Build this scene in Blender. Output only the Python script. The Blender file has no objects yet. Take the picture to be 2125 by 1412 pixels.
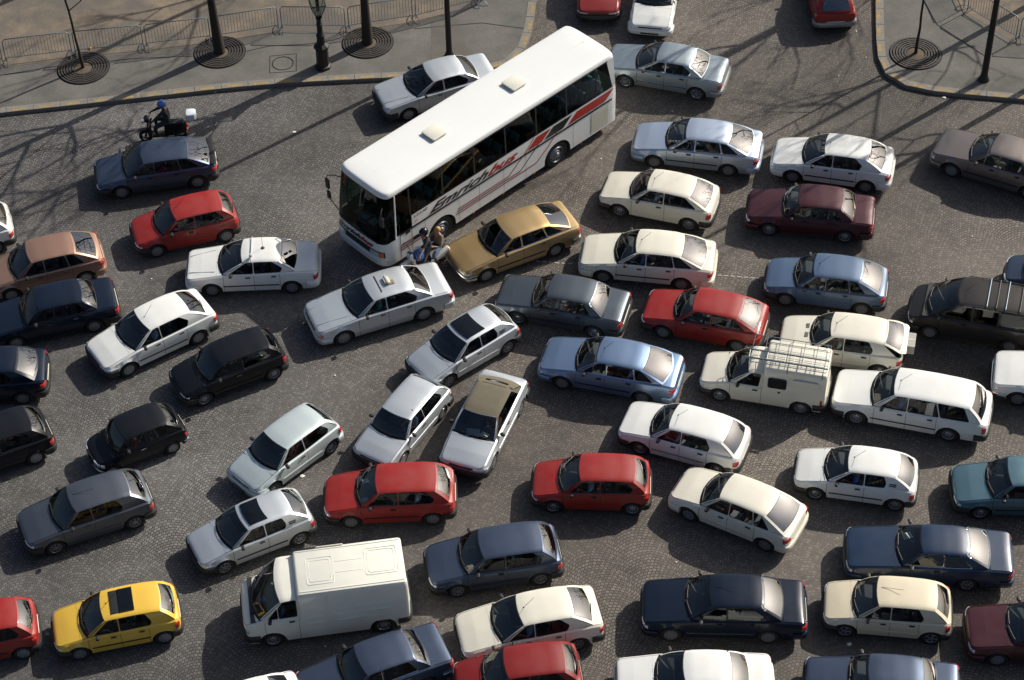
import bpy, math, random
from math import sin, cos, pi, radians, sqrt, atan2, degrees, tan
from mathutils import Vector, Matrix
from mathutils.geometry import tessellate_polygon

sc = bpy.context.scene
col = sc.collection
# ------------------------------------------------------------------ camera, sky, sun, exposure
CAM_H, CAM_F, CAM_D, CAM_R = 53.2554, 4717.0, radians(45.675), radians(-1.3617)
_F = Vector((0, cos(CAM_D), -sin(CAM_D))); _R = Vector((1, 0, 0)); _U = _R.cross(_F)
R2 = _R * cos(CAM_R) + _U * sin(CAM_R); U2 = -_R * sin(CAM_R) + _U * cos(CAM_R)
cam_data = bpy.data.cameras.new('camera'); cam = bpy.data.objects.new('camera', cam_data); col.objects.link(cam)
cam_data.sensor_width = 36; cam_data.lens = 36 * CAM_F / 2125; cam_data.clip_end = 2000; cam_data.clip_start = 1
cam.matrix_world = Matrix(((R2.x, U2.x, -_F.x, 0), (R2.y, U2.y, -_F.y, 0), (R2.z, U2.z, -_F.z, CAM_H), (0, 0, 0, 1)))
sc.camera = cam
SUN_EL = radians(35.5); SUN_AZ = radians(36.5)            # direction to the sun: right and away
sdir = Vector((cos(SUN_EL) * cos(SUN_AZ), cos(SUN_EL) * sin(SUN_AZ), sin(SUN_EL)))
world = bpy.data.worlds.new('World'); sc.world = world; world.use_nodes = True
wn = world.node_tree.nodes; wl = world.node_tree.links
bg = wn['Background']; sky = wn.new('ShaderNodeTexSky'); sky.sky_type = 'NISHITA'; sky.sun_disc = False
sky.sun_elevation = SUN_EL; sky.sun_rotation = radians(90) - SUN_AZ
sky.air_density = 1.1; sky.dust_density = 5.0; sky.ozone_density = 3.5
wl.new(sky.outputs[0], bg.inputs[0]); bg.inputs[1].default_value = 0.068
sun_d = bpy.data.lights.new('sun', 'SUN'); sun_d.energy = 4.6; sun_d.angle = radians(0.5); sun_d.color = (1.0, 0.94, 0.84)
sun = bpy.data.objects.new('sun', sun_d); col.objects.link(sun)
sun.rotation_euler = sdir.to_track_quat('Z', 'Y').to_euler(); sun.location = (30, 60, 60)
sc.view_settings.view_transform = 'Standard'; sc.view_settings.look = 'None'
sc.view_settings.exposure = 0.28; sc.view_settings.gamma = 1.0; sc.view_settings.use_curve_mapping = False
sc.cycles.max_bounces = 6; sc.cycles.transparent_max_bounces = 12

def at(px, py, z=0.0):
    """the point of the place at height z seen at photograph pixel (px, py)"""
    v = _F * CAM_F + R2 * (px - 1062.5) - U2 * (py - 706)
    t = (z - CAM_H) / v.z
    return Vector((v.x * t, v.y * t, z))

# ------------------------------------------------------------------ materials
M = {}
def newmat(name):
    m = bpy.data.materials.new(name); m.use_nodes = True; M[name] = m
    return m, m.node_tree.nodes, m.node_tree.links, m.node_tree.nodes['Principled BSDF']
def mat(name, c, rough=.6, metal=0., coat=0., noise=0., nscale=3., spec=.5, bump=0., bscale=40.):
    m, n, l, b = newmat(name)
    b.inputs['Base Color'].default_value = (*c, 1); b.inputs['Roughness'].default_value = rough
    b.inputs['Metallic'].default_value = metal; b.inputs['Coat Weight'].default_value = coat
    b.inputs['Coat Roughness'].default_value = .04; b.inputs['Specular IOR Level'].default_value = spec
    if noise:
        tc = n.new('ShaderNodeTexCoord'); nz = n.new('ShaderNodeTexNoise'); nz.inputs['Scale'].default_value = nscale
        nz.inputs['Detail'].default_value = 5
        l.new(tc.outputs['Object'], nz.inputs['Vector'])
        mr = n.new('ShaderNodeMapRange'); mr.inputs[3].default_value = 1 - noise; mr.inputs[4].default_value = 1 + noise
        l.new(nz.outputs[0], mr.inputs[0])
        mx = n.new('ShaderNodeVectorMath'); mx.operation = 'SCALE'; mx.inputs[0].default_value = c
        l.new(mr.outputs[0], mx.inputs['Scale']); l.new(mx.outputs[0], b.inputs['Base Color'])
    if bump:
        tc = n.new('ShaderNodeTexCoord'); nz = n.new('ShaderNodeTexNoise'); nz.inputs['Scale'].default_value = bscale
        l.new(tc.outputs['Object'], nz.inputs['Vector'])
        bp = n.new('ShaderNodeBump'); bp.inputs['Strength'].default_value = bump; bp.inputs['Distance'].default_value = .01
        l.new(nz.outputs[0], bp.inputs['Height']); l.new(bp.outputs[0], b.inputs['Normal'])
    return m
def paint(name, c, metal=0., rough=.38):
    """car paint with road dust that varies over the panels"""
    m, n, l, b = newmat(name)
    b.inputs['Metallic'].default_value = metal; b.inputs['Specular IOR Level'].default_value = .5 if max(c) > .05 else .2
    b.inputs['Coat Weight'].default_value = .35 if c[0] > 5 * c[1] or max(c) < .03 else .6; b.inputs['Coat Roughness'].default_value = .06
    tc = n.new('ShaderNodeTexCoord'); nz = n.new('ShaderNodeTexNoise'); nz.inputs['Scale'].default_value = 1.7
    nz.inputs['Detail'].default_value = 6
    l.new(tc.outputs['Object'], nz.inputs['Vector'])
    oi = n.new('ShaderNodeObjectInfo')
    mx = n.new('ShaderNodeMix'); mx.data_type = 'RGBA'
    mr = n.new('ShaderNodeMapRange'); mr.inputs[1].default_value = .35; mr.inputs[2].default_value = .8
    mr.inputs[3].default_value = 0; mr.inputs[4].default_value = .14 if max(c) > .25 else .05 if max(c) > .05 else .012
    l.new(nz.outputs[0], mr.inputs[0]); l.new(mr.outputs[0], mx.inputs[0])
    mx.inputs[6].default_value = (*c, 1); mx.inputs[7].default_value = (.20, .175, .145, 1)
    l.new(mx.outputs[2], b.inputs['Base Color'])
    r2 = n.new('ShaderNodeMapRange'); r2.inputs[3].default_value = rough - .06; r2.inputs[4].default_value = rough + .15
    l.new(nz.outputs[0], r2.inputs[0]); l.new(r2.outputs[0], b.inputs['Roughness'])
    return m
paint('white_paint', (.74, .75, .72)); paint('van_white_paint', (.76, .75, .66)); paint('ivory_paint', (.72, .69, .58)); paint('cream_paint', (.68, .60, .44))
paint('red_paint', (.27, .006, .003), 0, .45); paint('dark_red_paint', (.20, .008, .006)); paint('maroon_paint', (.055, .010, .016), .3)
paint('silver_paint', (.60, .64, .67), .65, .40); paint('silver_green_paint', (.58, .66, .66), .5, .42); paint('grey_silver_paint', (.36, .42, .45), .75, .38)
paint('pale_blue_silver_paint', (.46, .54, .66), .7, .38); paint('steel_grey_paint', (.10, .12, .14), .75, .38)
paint('blue_metal_paint', (.19, .28, .43), .7, .36); paint('flat_blue_paint', (.075, .125, .21), .2, .42)
paint('slate_blue_paint', (.055, .078, .125), .6, .38); paint('navy_paint', (.009, .026, .062), .1, .35)
paint('black_paint', (.006, .007, .010), 0, .30); paint('blue_black_paint', (.006, .012, .026), .05, .3)
paint('dark_grey_paint', (.11, .125, .15), .75, .38); paint('brown_black_paint', (.045, .040, .036), .6, .36)
paint('gold_paint', (.42, .29, .13), .6, .42); paint('copper_paint', (.36, .21, .15), .6, .42)
paint('taupe_paint', (.22, .19, .175), .75, .38); paint('yellow_paint', (.72, .45, .045)); paint('teal_paint', (.08, .15, .17), .3, .4)
paint('dark_teal_paint', (.10, .19, .23), .6, .4)
mat('black_plastic', (.018, .018, .019), .5); mat('dark_gap', (.006, .006, .007), .8); mat('grey_plastic', (.16, .16, .16), .5)
mat('chrome', (.62, .63, .65), .12, 1.0); mat('rubber', (.014, .014, .015), .75, noise=.2)
mat('rim_grey', (.30, .31, .33), .35, .6); mat('rim_dark', (.05, .05, .055), .5, .3)
mat('interior_dark', (.045, .046, .050), .85); mat('seat_grey', (.11, .115, .13), .9); mat('coach_seat', (.14, .20, .19), .9); mat('seat_brown', (.10, .065, .04), .9)
mat('seat_beige', (.22, .17, .11), .9)
mat('lamp_clear', (.65, .68, .70), .12, .3, 1.); mat('lamp_red', (.42, .02, .015), .2, 0, 1.); mat('lamp_orange', (.75, .16, .02), .2, 0, 1.)
mat('plate_white', (.62, .60, .50), .5); mat('plate_yellow', (.60, .40, .06), .5); mat('plate_black', (.02, .02, .02), .5)
mat('skin', (.42, .22, .15), .55); mat('hair_dark', (.03, .02, .014), .6); mat('hair_fair', (.42, .24, .08), .6)
mat('shirt_blue', (.16, .28, .62), .85, noise=.2, nscale=9); mat('shirt_white', (.60, .62, .62), .85, noise=.15, nscale=9)
mat('shirt_pale', (.45, .58, .72), .85, noise=.2, nscale=9); mat('shirt_red', (.35, .05, .04), .85); mat('shirt_dark', (.025, .027, .035), .85)
mat('shirt_green', (.15, .30, .24), .85); mat('jeans', (.07, .12, .20), .9, noise=.25, nscale=12); mat('trousers_grey', (.09, .09, .085), .9)
mat('paper', (.75, .74, .68), .8); mat('paper_blue', (.40, .55, .68), .8); mat('cardboard', (.42, .40, .36), .85, noise=.1)
mat('yellow_box', (.65, .40, .05), .8); mat('iron', (.016, .015, .015), .55, .2, bump=.3); mat('grate_iron', (.055, .048, .042), .6, .2, noise=.25, nscale=9); mat('galvanised', (.16, .20, .23), .45, .6)
mat('bark', (.035, .027, .021), .95, noise=.35, nscale=6, bump=.8, bscale=18)
mat('soft_top', (.13, .115, .08), .95, noise=.15, nscale=7, bump=.3, bscale=60)
mat('rope', (.5, .45, .35), .9); mat('bus_white', (.76, .77, .75), .32, 0, .7, noise=.04, nscale=.6)
mat('bus_beige', (.60, .58, .47), .4, 0, .4); mat('bus_red', (.40, .018, .008), .45, 0, .2); mat('bus_black', (.012, .012, .012), .35, 0, .6)
mat('hatch_cream', (.66, .64, .55), .5); mat('yellow_kerb_paint', (.27, .20, .095), .9, noise=.5, nscale=9)
mat('kerb_granite', (.185, .170, .145), .8, noise=.3, nscale=7, bump=.3); mat('soil', (.10, .075, .05), .95, noise=.5, nscale=12)
mat('lamp_dark', (.012, .014, .015), .1, 0, 1.); mat('lantern_glass', (.45, .52, .55), .08, 0, 1.); mat('moto_blue', (.05, .16, .50), .25, 0, 1.); mat('moto_white', (.68, .72, .76), .3, 0, .8)
mat('yellow_rag', (.75, .35, .02), .8)

def glassmat(name, tint, ior, rough=.02):
    m, n, l, b = newmat(name); n.remove(b)
    o = n['Material Output']; tr = n.new('ShaderNodeBsdfTransparent'); tr.inputs[0].default_value = (*tint, 1)
    gl = n.new('ShaderNodeBsdfGlossy'); gl.inputs['Roughness'].default_value = rough; gl.inputs[0].default_value = (1, 1, 1, 1)
    fr = n.new('ShaderNodeFresnel'); fr.inputs[0].default_value = ior
    mx = n.new('ShaderNodeMixShader'); l.new(fr.outputs[0], mx.inputs[0]); l.new(tr.outputs[0], mx.inputs[1])
    l.new(gl.outputs[0], mx.inputs[2]); l.new(mx.outputs[0], o.inputs[0])
glassmat('car_glass', (.80, .86, .85), 1.75); glassmat('rear_glass', (.30, .35, .36), 2.9); glassmat('side_glass', (.80, .84, .84), 1.33); glassmat('bus_glass', (.22, .29, .27), 1.2); glassmat('lantern_pane', (.6, .7, .7), 1.8); glassmat('roof_glass', (.12, .16, .16), 1.7)

def N(n, t, **k):
    x = n.new(t)
    for a, b in k.items(): setattr(x, a, b)
    return x
def mth(n, l, op, a, b=None, c=None):
    x = N(n, 'ShaderNodeMath', operation=op)
    for i, v in enumerate((a, b, c)):
        if v is None: continue
        if isinstance(v, (int, float)): x.inputs[i].default_value = v
        else: l.new(v, x.inputs[i])
    return x.outputs[0]
def setts():
    """granite setts laid in segmental arcs"""
    m, n, l, b = newmat('granite_setts')
    g = N(n, 'ShaderNodeNewGeometry'); sp = N(n, 'ShaderNodeSeparateXYZ')
    warp = N(n, 'ShaderNodeTexNoise'); warp.inputs['Scale'].default_value = .35; warp.inputs['Detail'].default_value = 2
    l.new(g.outputs['Position'], warp.inputs['Vector'])
    w1 = N(n, 'ShaderNodeVectorMath', operation='MULTIPLY_ADD')
    l.new(warp.outputs['Color'], w1.inputs[0]); w1.inputs[1].default_value = (.5, .5, 0); l.new(g.outputs['Position'], w1.inputs[2])
    w2n = N(n, 'ShaderNodeTexNoise'); w2n.inputs['Scale'].default_value = 5; w2n.inputs['Detail'].default_value = 1
    l.new(g.outputs['Position'], w2n.inputs['Vector'])
    w2 = N(n, 'ShaderNodeVectorMath', operation='MULTIPLY_ADD')
    l.new(w2n.outputs['Color'], w2.inputs[0]); w2.inputs[1].default_value = (.05, .05, 0); l.new(w1.outputs[0], w2.inputs[2])
    rot = N(n, 'ShaderNodeVectorRotate'); rot.rotation_type = 'Z_AXIS'; rot.inputs['Angle'].default_value = radians(-14)
    l.new(w2.outputs[0], rot.inputs[0]); l.new(rot.outputs[0], sp.inputs[0])
    P = 1.5
    q = mth(n, l, 'DIVIDE', sp.outputs[0], P); fr = mth(n, l, 'FRACT', q)
    d = mth(n, l, 'SUBTRACT', fr, .5); d2 = mth(n, l, 'MULTIPLY', d, d)
    arc = mth(n, l, 'MULTIPLY', d2, -P * .95)
    v = mth(n, l, 'SUBTRACT', sp.outputs[1], arc)
    cell = mth(n, l, 'MULTIPLY', mth(n, l, 'FLOOR', q), .37)
    v2 = mth(n, l, 'ADD', v, cell)
    cb = N(n, 'ShaderNodeCombineXYZ'); l.new(sp.outputs[0], cb.inputs[0]); l.new(v2, cb.inputs[1])
    br = N(n, 'ShaderNodeTexBrick'); br.inputs['Scale'].default_value = 1.0; br.offset = .5
    br.inputs['Brick Width'].default_value = .115; br.inputs['Row Height'].default_value = .105
    br.inputs['Mortar Size'].default_value = .013; br.inputs['Mortar Smooth'].default_value = .25; br.inputs['Bias'].default_value = -.15
    br.inputs['Color1'].default_value = (0, 0, 0, 1); br.inputs['Color2'].default_value = (1, 1, 1, 1); br.inputs['Mortar'].default_value = (.5, .5, .5, 1)
    l.new(cb.outputs[0], br.inputs['Vector'])
    big = N(n, 'ShaderNodeTexNoise'); big.inputs['Scale'].default_value = .12; big.inputs['Detail'].default_value = 4; l.new(g.outputs['Position'], big.inputs['Vector'])
    ramp = N(n, 'ShaderNodeValToRGB'); e = ramp.color_ramp.elements
    e[0].color = (.106, .094, .082, 1); e[0].position = .0; e[1].color = (.46, .43, .38, 1); e[1].position = 1
    x = ramp.color_ramp.elements.new(.55); x.color = (.148, .130, .112, 1); x = ramp.color_ramp.elements.new(.88); x.color = (.182, .158, .132, 1)
    l.new(br.outputs['Color'], ramp.inputs[0])
    # west side greyer and paler stones
    spx = N(n, 'ShaderNodeSeparateXYZ'); l.new(g.outputs['Position'], spx.inputs[0])
    west = N(n, 'ShaderNodeMapRange'); west.inputs[1].default_value = 0; west.inputs[2].default_value = -9; l.new(spx.outputs[0], west.inputs[0])
    grey = N(n, 'ShaderNodeMix', data_type='RGBA'); l.new(west.outputs[0], grey.inputs[0]); l.new(ramp.outputs[0], grey.inputs[6])
    hs = N(n, 'ShaderNodeHueSaturation'); hs.inputs['Saturation'].default_value = .30; hs.inputs['Value'].default_value = .95; l.new(ramp.outputs[0], hs.inputs['Color'])
    l.new(hs.outputs[0], grey.inputs[7])
    mr = N(n, 'ShaderNodeMapRange'); mr.inputs[1].default_value = .3; mr.inputs[2].default_value = .7; mr.inputs[3].default_value = .58; mr.inputs[4].default_value = 1.45
    l.new(big.outputs[0], mr.inputs[0])
    sm = N(n, 'ShaderNodeTexNoise'); sm.inputs['Scale'].default_value = 30; sm.inputs['Detail'].default_value = 4; l.new(g.outputs['Position'], sm.inputs['Vector'])
    mr2 = N(n, 'ShaderNodeMapRange'); mr2.inputs[1].default_value = .3; mr2.inputs[2].default_value = .75; mr2.inputs[3].default_value = .85; mr2.inputs[4].default_value = 1.15
    l.new(sm.outputs[0], mr2.inputs[0])
    st = N(n, 'ShaderNodeTexNoise'); st.inputs['Scale'].default_value = .75; st.inputs['Detail'].default_value = 6; st.inputs['Roughness'].default_value = .7; l.new(g.outputs['Position'], st.inputs['Vector'])
    sr = N(n, 'ShaderNodeMapRange'); sr.inputs[1].default_value = .54; sr.inputs[2].default_value = .70; sr.inputs[3].default_value = 1; sr.inputs[4].default_value = .62; l.new(st.outputs[0], sr.inputs[0])
    s1 = mth(n, l, 'MULTIPLY', mth(n, l, 'MULTIPLY', mr.outputs[0], mr2.outputs[0]), sr.outputs[0])
    sc1 = N(n, 'ShaderNodeVectorMath', operation='SCALE'); l.new(grey.outputs[2], sc1.inputs[0]); l.new(s1, sc1.inputs['Scale'])
    wear = N(n, 'ShaderNodeTexNoise'); wear.inputs['Scale'].default_value = .28; wear.inputs['Detail'].default_value = 5; wear.inputs['Roughness'].default_value = .6
    wp = N(n, 'ShaderNodeVectorMath', operation='MULTIPLY_ADD'); l.new(g.outputs['Position'], wp.inputs[0]); wp.inputs[1].default_value = (.55, 1.2, 1); wp.inputs[2].default_value = (7, 3, 0); l.new(wp.outputs[0], wear.inputs['Vector'])
    wm_ = N(n, 'ShaderNodeMapRange'); wm_.inputs[1].default_value = .40; wm_.inputs[2].default_value = .62; wm_.inputs[3].default_value = .35; wm_.inputs[4].default_value = 1; l.new(wear.outputs[0], wm_.inputs[0])
    mfac = mth(n, l, 'MULTIPLY', br.outputs['Fac'], wm_.outputs[0])
    mo = N(n, 'ShaderNodeMix', data_type='RGBA'); l.new(mfac, mo.inputs[0]); l.new(sc1.outputs[0], mo.inputs[6]); mo.inputs[7].default_value = (.035, .030, .026, 1)
    l.new(mo.outputs[2], b.inputs['Base Color'])
    b.inputs['Roughness'].default_value = .62; b.inputs['Specular IOR Level'].default_value = .35
    h = mth(n, l, 'SUBTRACT', 1, br.outputs['Fac']); h2 = mth(n, l, 'MULTIPLY_ADD', sm.outputs[0], .3, h)
    h3 = mth(n, l, 'MULTIPLY_ADD', br.outputs['Color'], .35, h2)
    bp = N(n, 'ShaderNodeBump'); bp.inputs['Strength'].default_value = .8; bp.inputs['Distance'].default_value = .02
    l.new(h3, bp.inputs['Height']); l.new(bp.outputs[0], b.inputs['Normal'])
setts()
def ground_mat(name, c1, c2, s1, c3=None, s2=.25, grit=.25):
    m, n, l, b = newmat(name)
    g = N(n, 'ShaderNodeNewGeometry'); a = N(n, 'ShaderNodeTexNoise'); a.inputs['Scale'].default_value = s1; a.inputs['Detail'].default_value = 8; a.inputs['Roughness'].default_value = .65
    l.new(g.outputs['Position'], a.inputs['Vector'])
    rp = N(n, 'ShaderNodeValToRGB'); rp.color_ramp.elements[0].position = .35; rp.color_ramp.elements[1].position = .68
    rp.color_ramp.elements[0].color = (*c1, 1); rp.color_ramp.elements[1].color = (*c2, 1); l.new(a.outputs[0], rp.inputs[0])
    out = rp.outputs[0]
    if c3:
        a2 = N(n, 'ShaderNodeTexNoise'); a2.inputs['Scale'].default_value = s2; a2.inputs['Detail'].default_value = 4; l.new(g.outputs['Position'], a2.inputs['Vector'])
        m2 = N(n, 'ShaderNodeMapRange'); m2.inputs[1].default_value = .42; m2.inputs[2].default_value = .62; l.new(a2.outputs[0], m2.inputs[0])
        mx = N(n, 'ShaderNodeMix', data_type='RGBA'); l.new(m2.outputs[0], mx.inputs[0]); l.new(out, mx.inputs[6]); mx.inputs[7].default_value = (*c3, 1); out = mx.outputs[2]
    f = N(n, 'ShaderNodeTexNoise'); f.inputs['Scale'].default_value = 60; f.inputs['Detail'].default_value = 3; l.new(g.outputs['Position'], f.inputs['Vector'])
    mr = N(n, 'ShaderNodeMapRange'); mr.inputs[1].default_value = .3; mr.inputs[2].default_value = .7; mr.inputs[3].default_value = 1 - grit; mr.inputs[4].default_value = 1 + grit; l.new(f.outputs[0], mr.inputs[0])
    s = N(n, 'ShaderNodeVectorMath', operation='SCALE'); l.new(out, s.inputs[0]); l.new(mr.outputs[0], s.inputs['Scale']); l.new(s.outputs[0], b.inputs['Base Color'])
    b.inputs['Roughness'].default_value = .9; b.inputs['Specular IOR Level'].default_value = .2
    bp = N(n, 'ShaderNodeBump'); bp.inputs['Strength'].default_value = .3; bp.inputs['Distance'].default_value = .01; l.new(f.outputs[0], bp.inputs['Height']); l.new(bp.outputs[0], b.inputs['Normal'])
ground_mat('pavement_asphalt', (.105, .101, .094), (.160, .152, .138), .8)
ground_mat('asphalt_patch', (.105, .098, .088), (.130, .120, .106), 1.2)
ground_mat('sandy_earth', (.12, .107, .09), (.225, .178, .13), 1.6, (.12, .108, .095), .5, .35)

# ------------------------------------------------------------------ mesh helpers
class MB:
    def __init__(s): s.v = []; s.f = []; s.m = []; s.keys = []
    def key(s, k):
        if k not in s.keys: s.keys.append(k)
        return s.keys.index(k)
    def add(s, vs, fs, k):
        o = len(s.v); i = s.key(k); s.v += [tuple(p) for p in vs]
        for f in fs: s.f.append(tuple(o + a for a in f)); s.m.append(i)
        return s
    def grid(s, rows, k, flip=False):
        nr, nc = len(rows), len(rows[0]); fs = []
        for i in range(nr - 1):
            for j in range(nc - 1):
                q = (i * nc + j, i * nc + j + 1, (i + 1) * nc + j + 1, (i + 1) * nc + j)
                fs.append(q[::-1] if flip else q)
        return s.add([p for r in rows for p in r], fs, k)
    def box(s, x0, x1, y0, y1, z0, z1, k, c=0.0, mtx=None):
        if c <= 0:
            vs = [(x, y, z) for x in (x0, x1) for y in (y0, y1) for z in (z0, z1)]
            fs = [(0, 1, 3, 2), (4, 6, 7, 5), (0, 4, 5, 1), (2, 3, 7, 6), (0, 2, 6, 4), (1, 5, 7, 3)]
        else:
            def ring(e, z): 
                X0, X1, Y0, Y1 = x0 + e, x1 - e, y0 + e, y1 - e
                return [(X0 + c, Y0, z), (X1 - c, Y0, z), (X1, Y0 + c, z), (X1, Y1 - c, z), (X1 - c, Y1, z), (X0 + c, Y1, z), (X0, Y1 - c, z), (X0, Y0 + c, z)]
            rs = [ring(c, z0), ring(0, z0 + c), ring(0, z1 - c), ring(c * .3, z1 - c * .3), ring(c, z1)]
            vs = [p for r in rs for p in r]; fs = [tuple(range(7, -1, -1)), tuple(32 + i for i in range(8))]
            for a in range(4):
                for i in range(8): fs.append((a * 8 + i, a * 8 + (i + 1) % 8, a * 8 + 8 + (i + 1) % 8, a * 8 + 8 + i))
        if mtx is not None: vs = [mtx @ Vector(p) for p in vs]
        return s.add(vs, fs, k)
    def tube(s, pts, r, k, n=6, cap=True):
        pts = [Vector(p) for p in pts]; rs = r if isinstance(r, (list, tuple)) else [r] * len(pts); vs = []; fs = []
        up = None
        for i, p in enumerate(pts):
            d = (pts[min(i + 1, len(pts) - 1)] - pts[max(i - 1, 0)]).normalized()
            if up is None: up = Vector((0, 0, 1)) if abs(d.z) < .9 else Vector((1, 0, 0))
            a = d.cross(up).normalized(); bb = a.cross(d).normalized(); up = bb
            for j in range(n):
                t = 2 * pi * j / n; vs.append(p + (a * cos(t) + bb * sin(t)) * rs[i])
        for i in range(len(pts) - 1):
            for j in range(n): fs.append((i * n + j, i * n + (j + 1) % n, (i + 1) * n + (j + 1) % n, (i + 1) * n + j))
        if cap: fs.append(tuple(range(n - 1, -1, -1))); fs.append(tuple((len(pts) - 1) * n + j for j in range(n)))
        return s.add(vs, fs, k)
    def lathe(s, prof, k, n=20, axis='z', c=(0, 0, 0), close=False):
        vs = []; fs = []
        for r, h in prof:
            for j in range(n):
                t = 2 * pi * j / n
                if axis == 'z': vs.append((c[0] + r * cos(t), c[1] + r * sin(t), c[2] + h))
                else: vs.append((c[0] + r * cos(t), c[1] + h, c[2] + r * sin(t)))
        m = len(prof)
        for i in range(m - 1):
            for j in range(n):
                q = (i * n + j, i * n + (j + 1) % n, (i + 1) * n + (j + 1) % n, (i + 1) * n + j)
                fs.append(q if axis == 'z' else q[::-1])
        return s.add(vs, fs, k)
    def outward(s, inside):
        inside = Vector(inside); out = []
        for f in s.f:
            a, b, c = (Vector(s.v[i]) for i in (f[0], f[1], f[2])); n = (b - a).cross(c - a)
            out.append(f if n.dot(a - inside) > 0 else tuple(reversed(f)))
        s.f = out; return s
    def mesh(s, name, smooth=None):
        if smooth is not None:                      # weld so that shading runs across neighbouring faces
            d = {}; mp = []; nv = []
            for p in s.v:
                q = (round(p[0], 4), round(p[1], 4), round(p[2], 4))
                if q not in d: d[q] = len(nv); nv.append(p)
                mp.append(d[q])
            nf = []; nm = []
            for f, m_ in zip(s.f, s.m):
                g = []
                for i in f:
                    if mp[i] not in g: g.append(mp[i])
                if len(g) > 2: nf.append(tuple(g)); nm.append(m_)
            s.v, s.f, s.m = nv, nf, nm
        me = bpy.data.meshes.new(name); me.from_pydata(s.v, [], s.f)
        for k in s.keys: me.materials.append(M.get(k) or M['white_paint'])
        me.polygons.foreach_set('material_index', s.m)
        me['keys'] = ','.join(s.keys)
        me.update()
        if smooth is not None:
            me.shade_smooth()
            me.set_sharp_from_angle(angle=radians(smooth))
        return me
def link(name, me, parent=None, loc=(0, 0, 0), rot=(0, 0, 0), over=None):
    o = bpy.data.objects.new(name, me); col.objects.link(o); o.location = loc; o.rotation_euler = rot
    if parent: o.parent = parent
    if over and me is not None:
        for i, k in enumerate(me['keys'].split(',')):
            if k in over: o.material_slots[i].link = 'OBJECT'; o.material_slots[i].material = M[over[k]]
    return o
def tag(o, label=None, cat=None, group=None, kind=None):
    if label: o['label'] = label
    if cat: o['category'] = cat
    if group: o['group'] = group
    if kind: o['kind'] = kind
    return o
def interp(x, pts):
    if x <= pts[0][0]: return pts[0][1]
    for (a, b), (c, d) in zip(pts, pts[1:]):
        if x <= c: return b + (d - b) * (x - a) / (c - a) if c > a else d
    return pts[-1][1]
def roundpoly(poly, r=.035):
    out = []; n = len(poly)
    for i in range(n):
        a, b, c = Vector(poly[i - 1]), Vector(poly[i]), Vector(poly[(i + 1) % n])
        d1 = (a - b); d2 = (c - b); l1 = min(r, d1.length * .4); l2 = min(r, d2.length * .4)
        p = b + d1.normalized() * l1; q = b + d2.normalized() * l2
        for t in (0, .33, .67, 1): out.append(tuple(p * (1 - t) ** 2 + b * 2 * t * (1 - t) + q * t * t))
    return out
def offsetpoly(poly, d):
    n = len(poly); ar = sum(poly[i][0] * poly[(i + 1) % n][1] - poly[(i + 1) % n][0] * poly[i][1] for i in range(n)); sg = 1 if ar > 0 else -1
    out = []
    for i in range(n):
        a, b, c = Vector(poly[i - 1]), Vector(poly[i]), Vector(poly[(i + 1) % n])
        e1 = (b - a); e2 = (c - b)
        if e1.length < 1e-6 or e2.length < 1e-6: out.append(tuple(b)); continue
        n1 = Vector((e1.y, -e1.x)).normalized() * sg; n2 = Vector((e2.y, -e2.x)).normalized() * sg
        m = n1 + n2; m = m / max(m.length_squared / 2, .4)
        out.append(tuple(b + m * d))
    return out
def tess(loops): return [tuple(t) for t in tessellate_polygon([[Vector((p[0], p[1], 0)) for p in lp] for lp in loops])]

# ------------------------------------------------------------------ wheels, seats
def wheel_meshes(r, w, style):
    t = MB(); a = r * .64
    t.lathe([(a, -w * .42), (r * .86, -w * .5), (r * .97, -w * .42), (r, -w * .25), (r, w * .25), (r * .97, w * .42), (r * .86, w * .5), (a, w * .42)], 'rubber', 24, 'y')
    b = MB(); k = 'rim_grey'; R = r * .66
    for s in (-1,):
        y = s * w * .40
        if style == 'cap':
            b.lathe([(R, y * .9), (R * .96, y * 1.12), (R * .6, y * 1.02), (R * .25, y * 1.1), (.001, y * 1.14)], k, 24, 'y')
            for i in range(8):
                t0 = 2 * pi * i / 8; mt = Matrix.Rotation(t0, 4, 'Y') @ Matrix.Translation((R * .74, y * 1.06, 0))
                b.box(-.018, .018, -.006, .006, -.014, .014, 'rim_dark', 0, mt)
        elif style == 'steel':
            b.lathe([(R, y), (R * .9, y * 1.05), (R * .82, y * .6), (R * .5, y * .75), (R * .42, y * 1.0), (R * .2, y * 1.05), (.001, y * 1.05)], k, 24, 'y')
            for i in range(10):
                t0 = 2 * pi * i / 10; mt = Matrix.Rotation(t0, 4, 'Y') @ Matrix.Translation((R * .68, y * .70, 0))
                b.box(-.016, .016, -.012, .012, -.022, .022, 'dark_gap', 0, mt)
        else:
            b.lathe([(R, y), (R * .92, y * 1.05), (R * .88, y * .3), (.001, y * .3)], 'rim_dark', 24, 'y')
            b.lathe([(R * 1.0, y * 1.0), (R * .95, y * 1.12), (R * .86, y * .95)], k, 24, 'y')
            for i in range(8 if style == 'alloy8' else 5):
                t0 = 2 * pi * i / (8 if style == 'alloy8' else 5); mt = Matrix.Rotation(t0, 4, 'Y') @ Matrix.Translation((R * .5, y * .85, 0))
                b.box(-R * .42, R * .42, -.02, .012, -.016 if style == 'alloy8' else -.026, .016 if style == 'alloy8' else .026, k, 0, mt)
            b.lathe([(R * .26, y * .8), (R * .2, y * 1.1), (.001, y * 1.1)], k, 12, 'y')
    return t.mesh('wheel', 40), b.mesh('rim', 40)
_wc = {}
def wheels(r, w, style):
    if (r, w, style) not in _wc: _wc[(r, w, style)] = wheel_meshes(r, w, style)
    return _wc[(r, w, style)]
_b = MB(); _b.box(-.25, .27, -.25, .25, -.08, .09, 'SEAT', .05)
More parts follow.
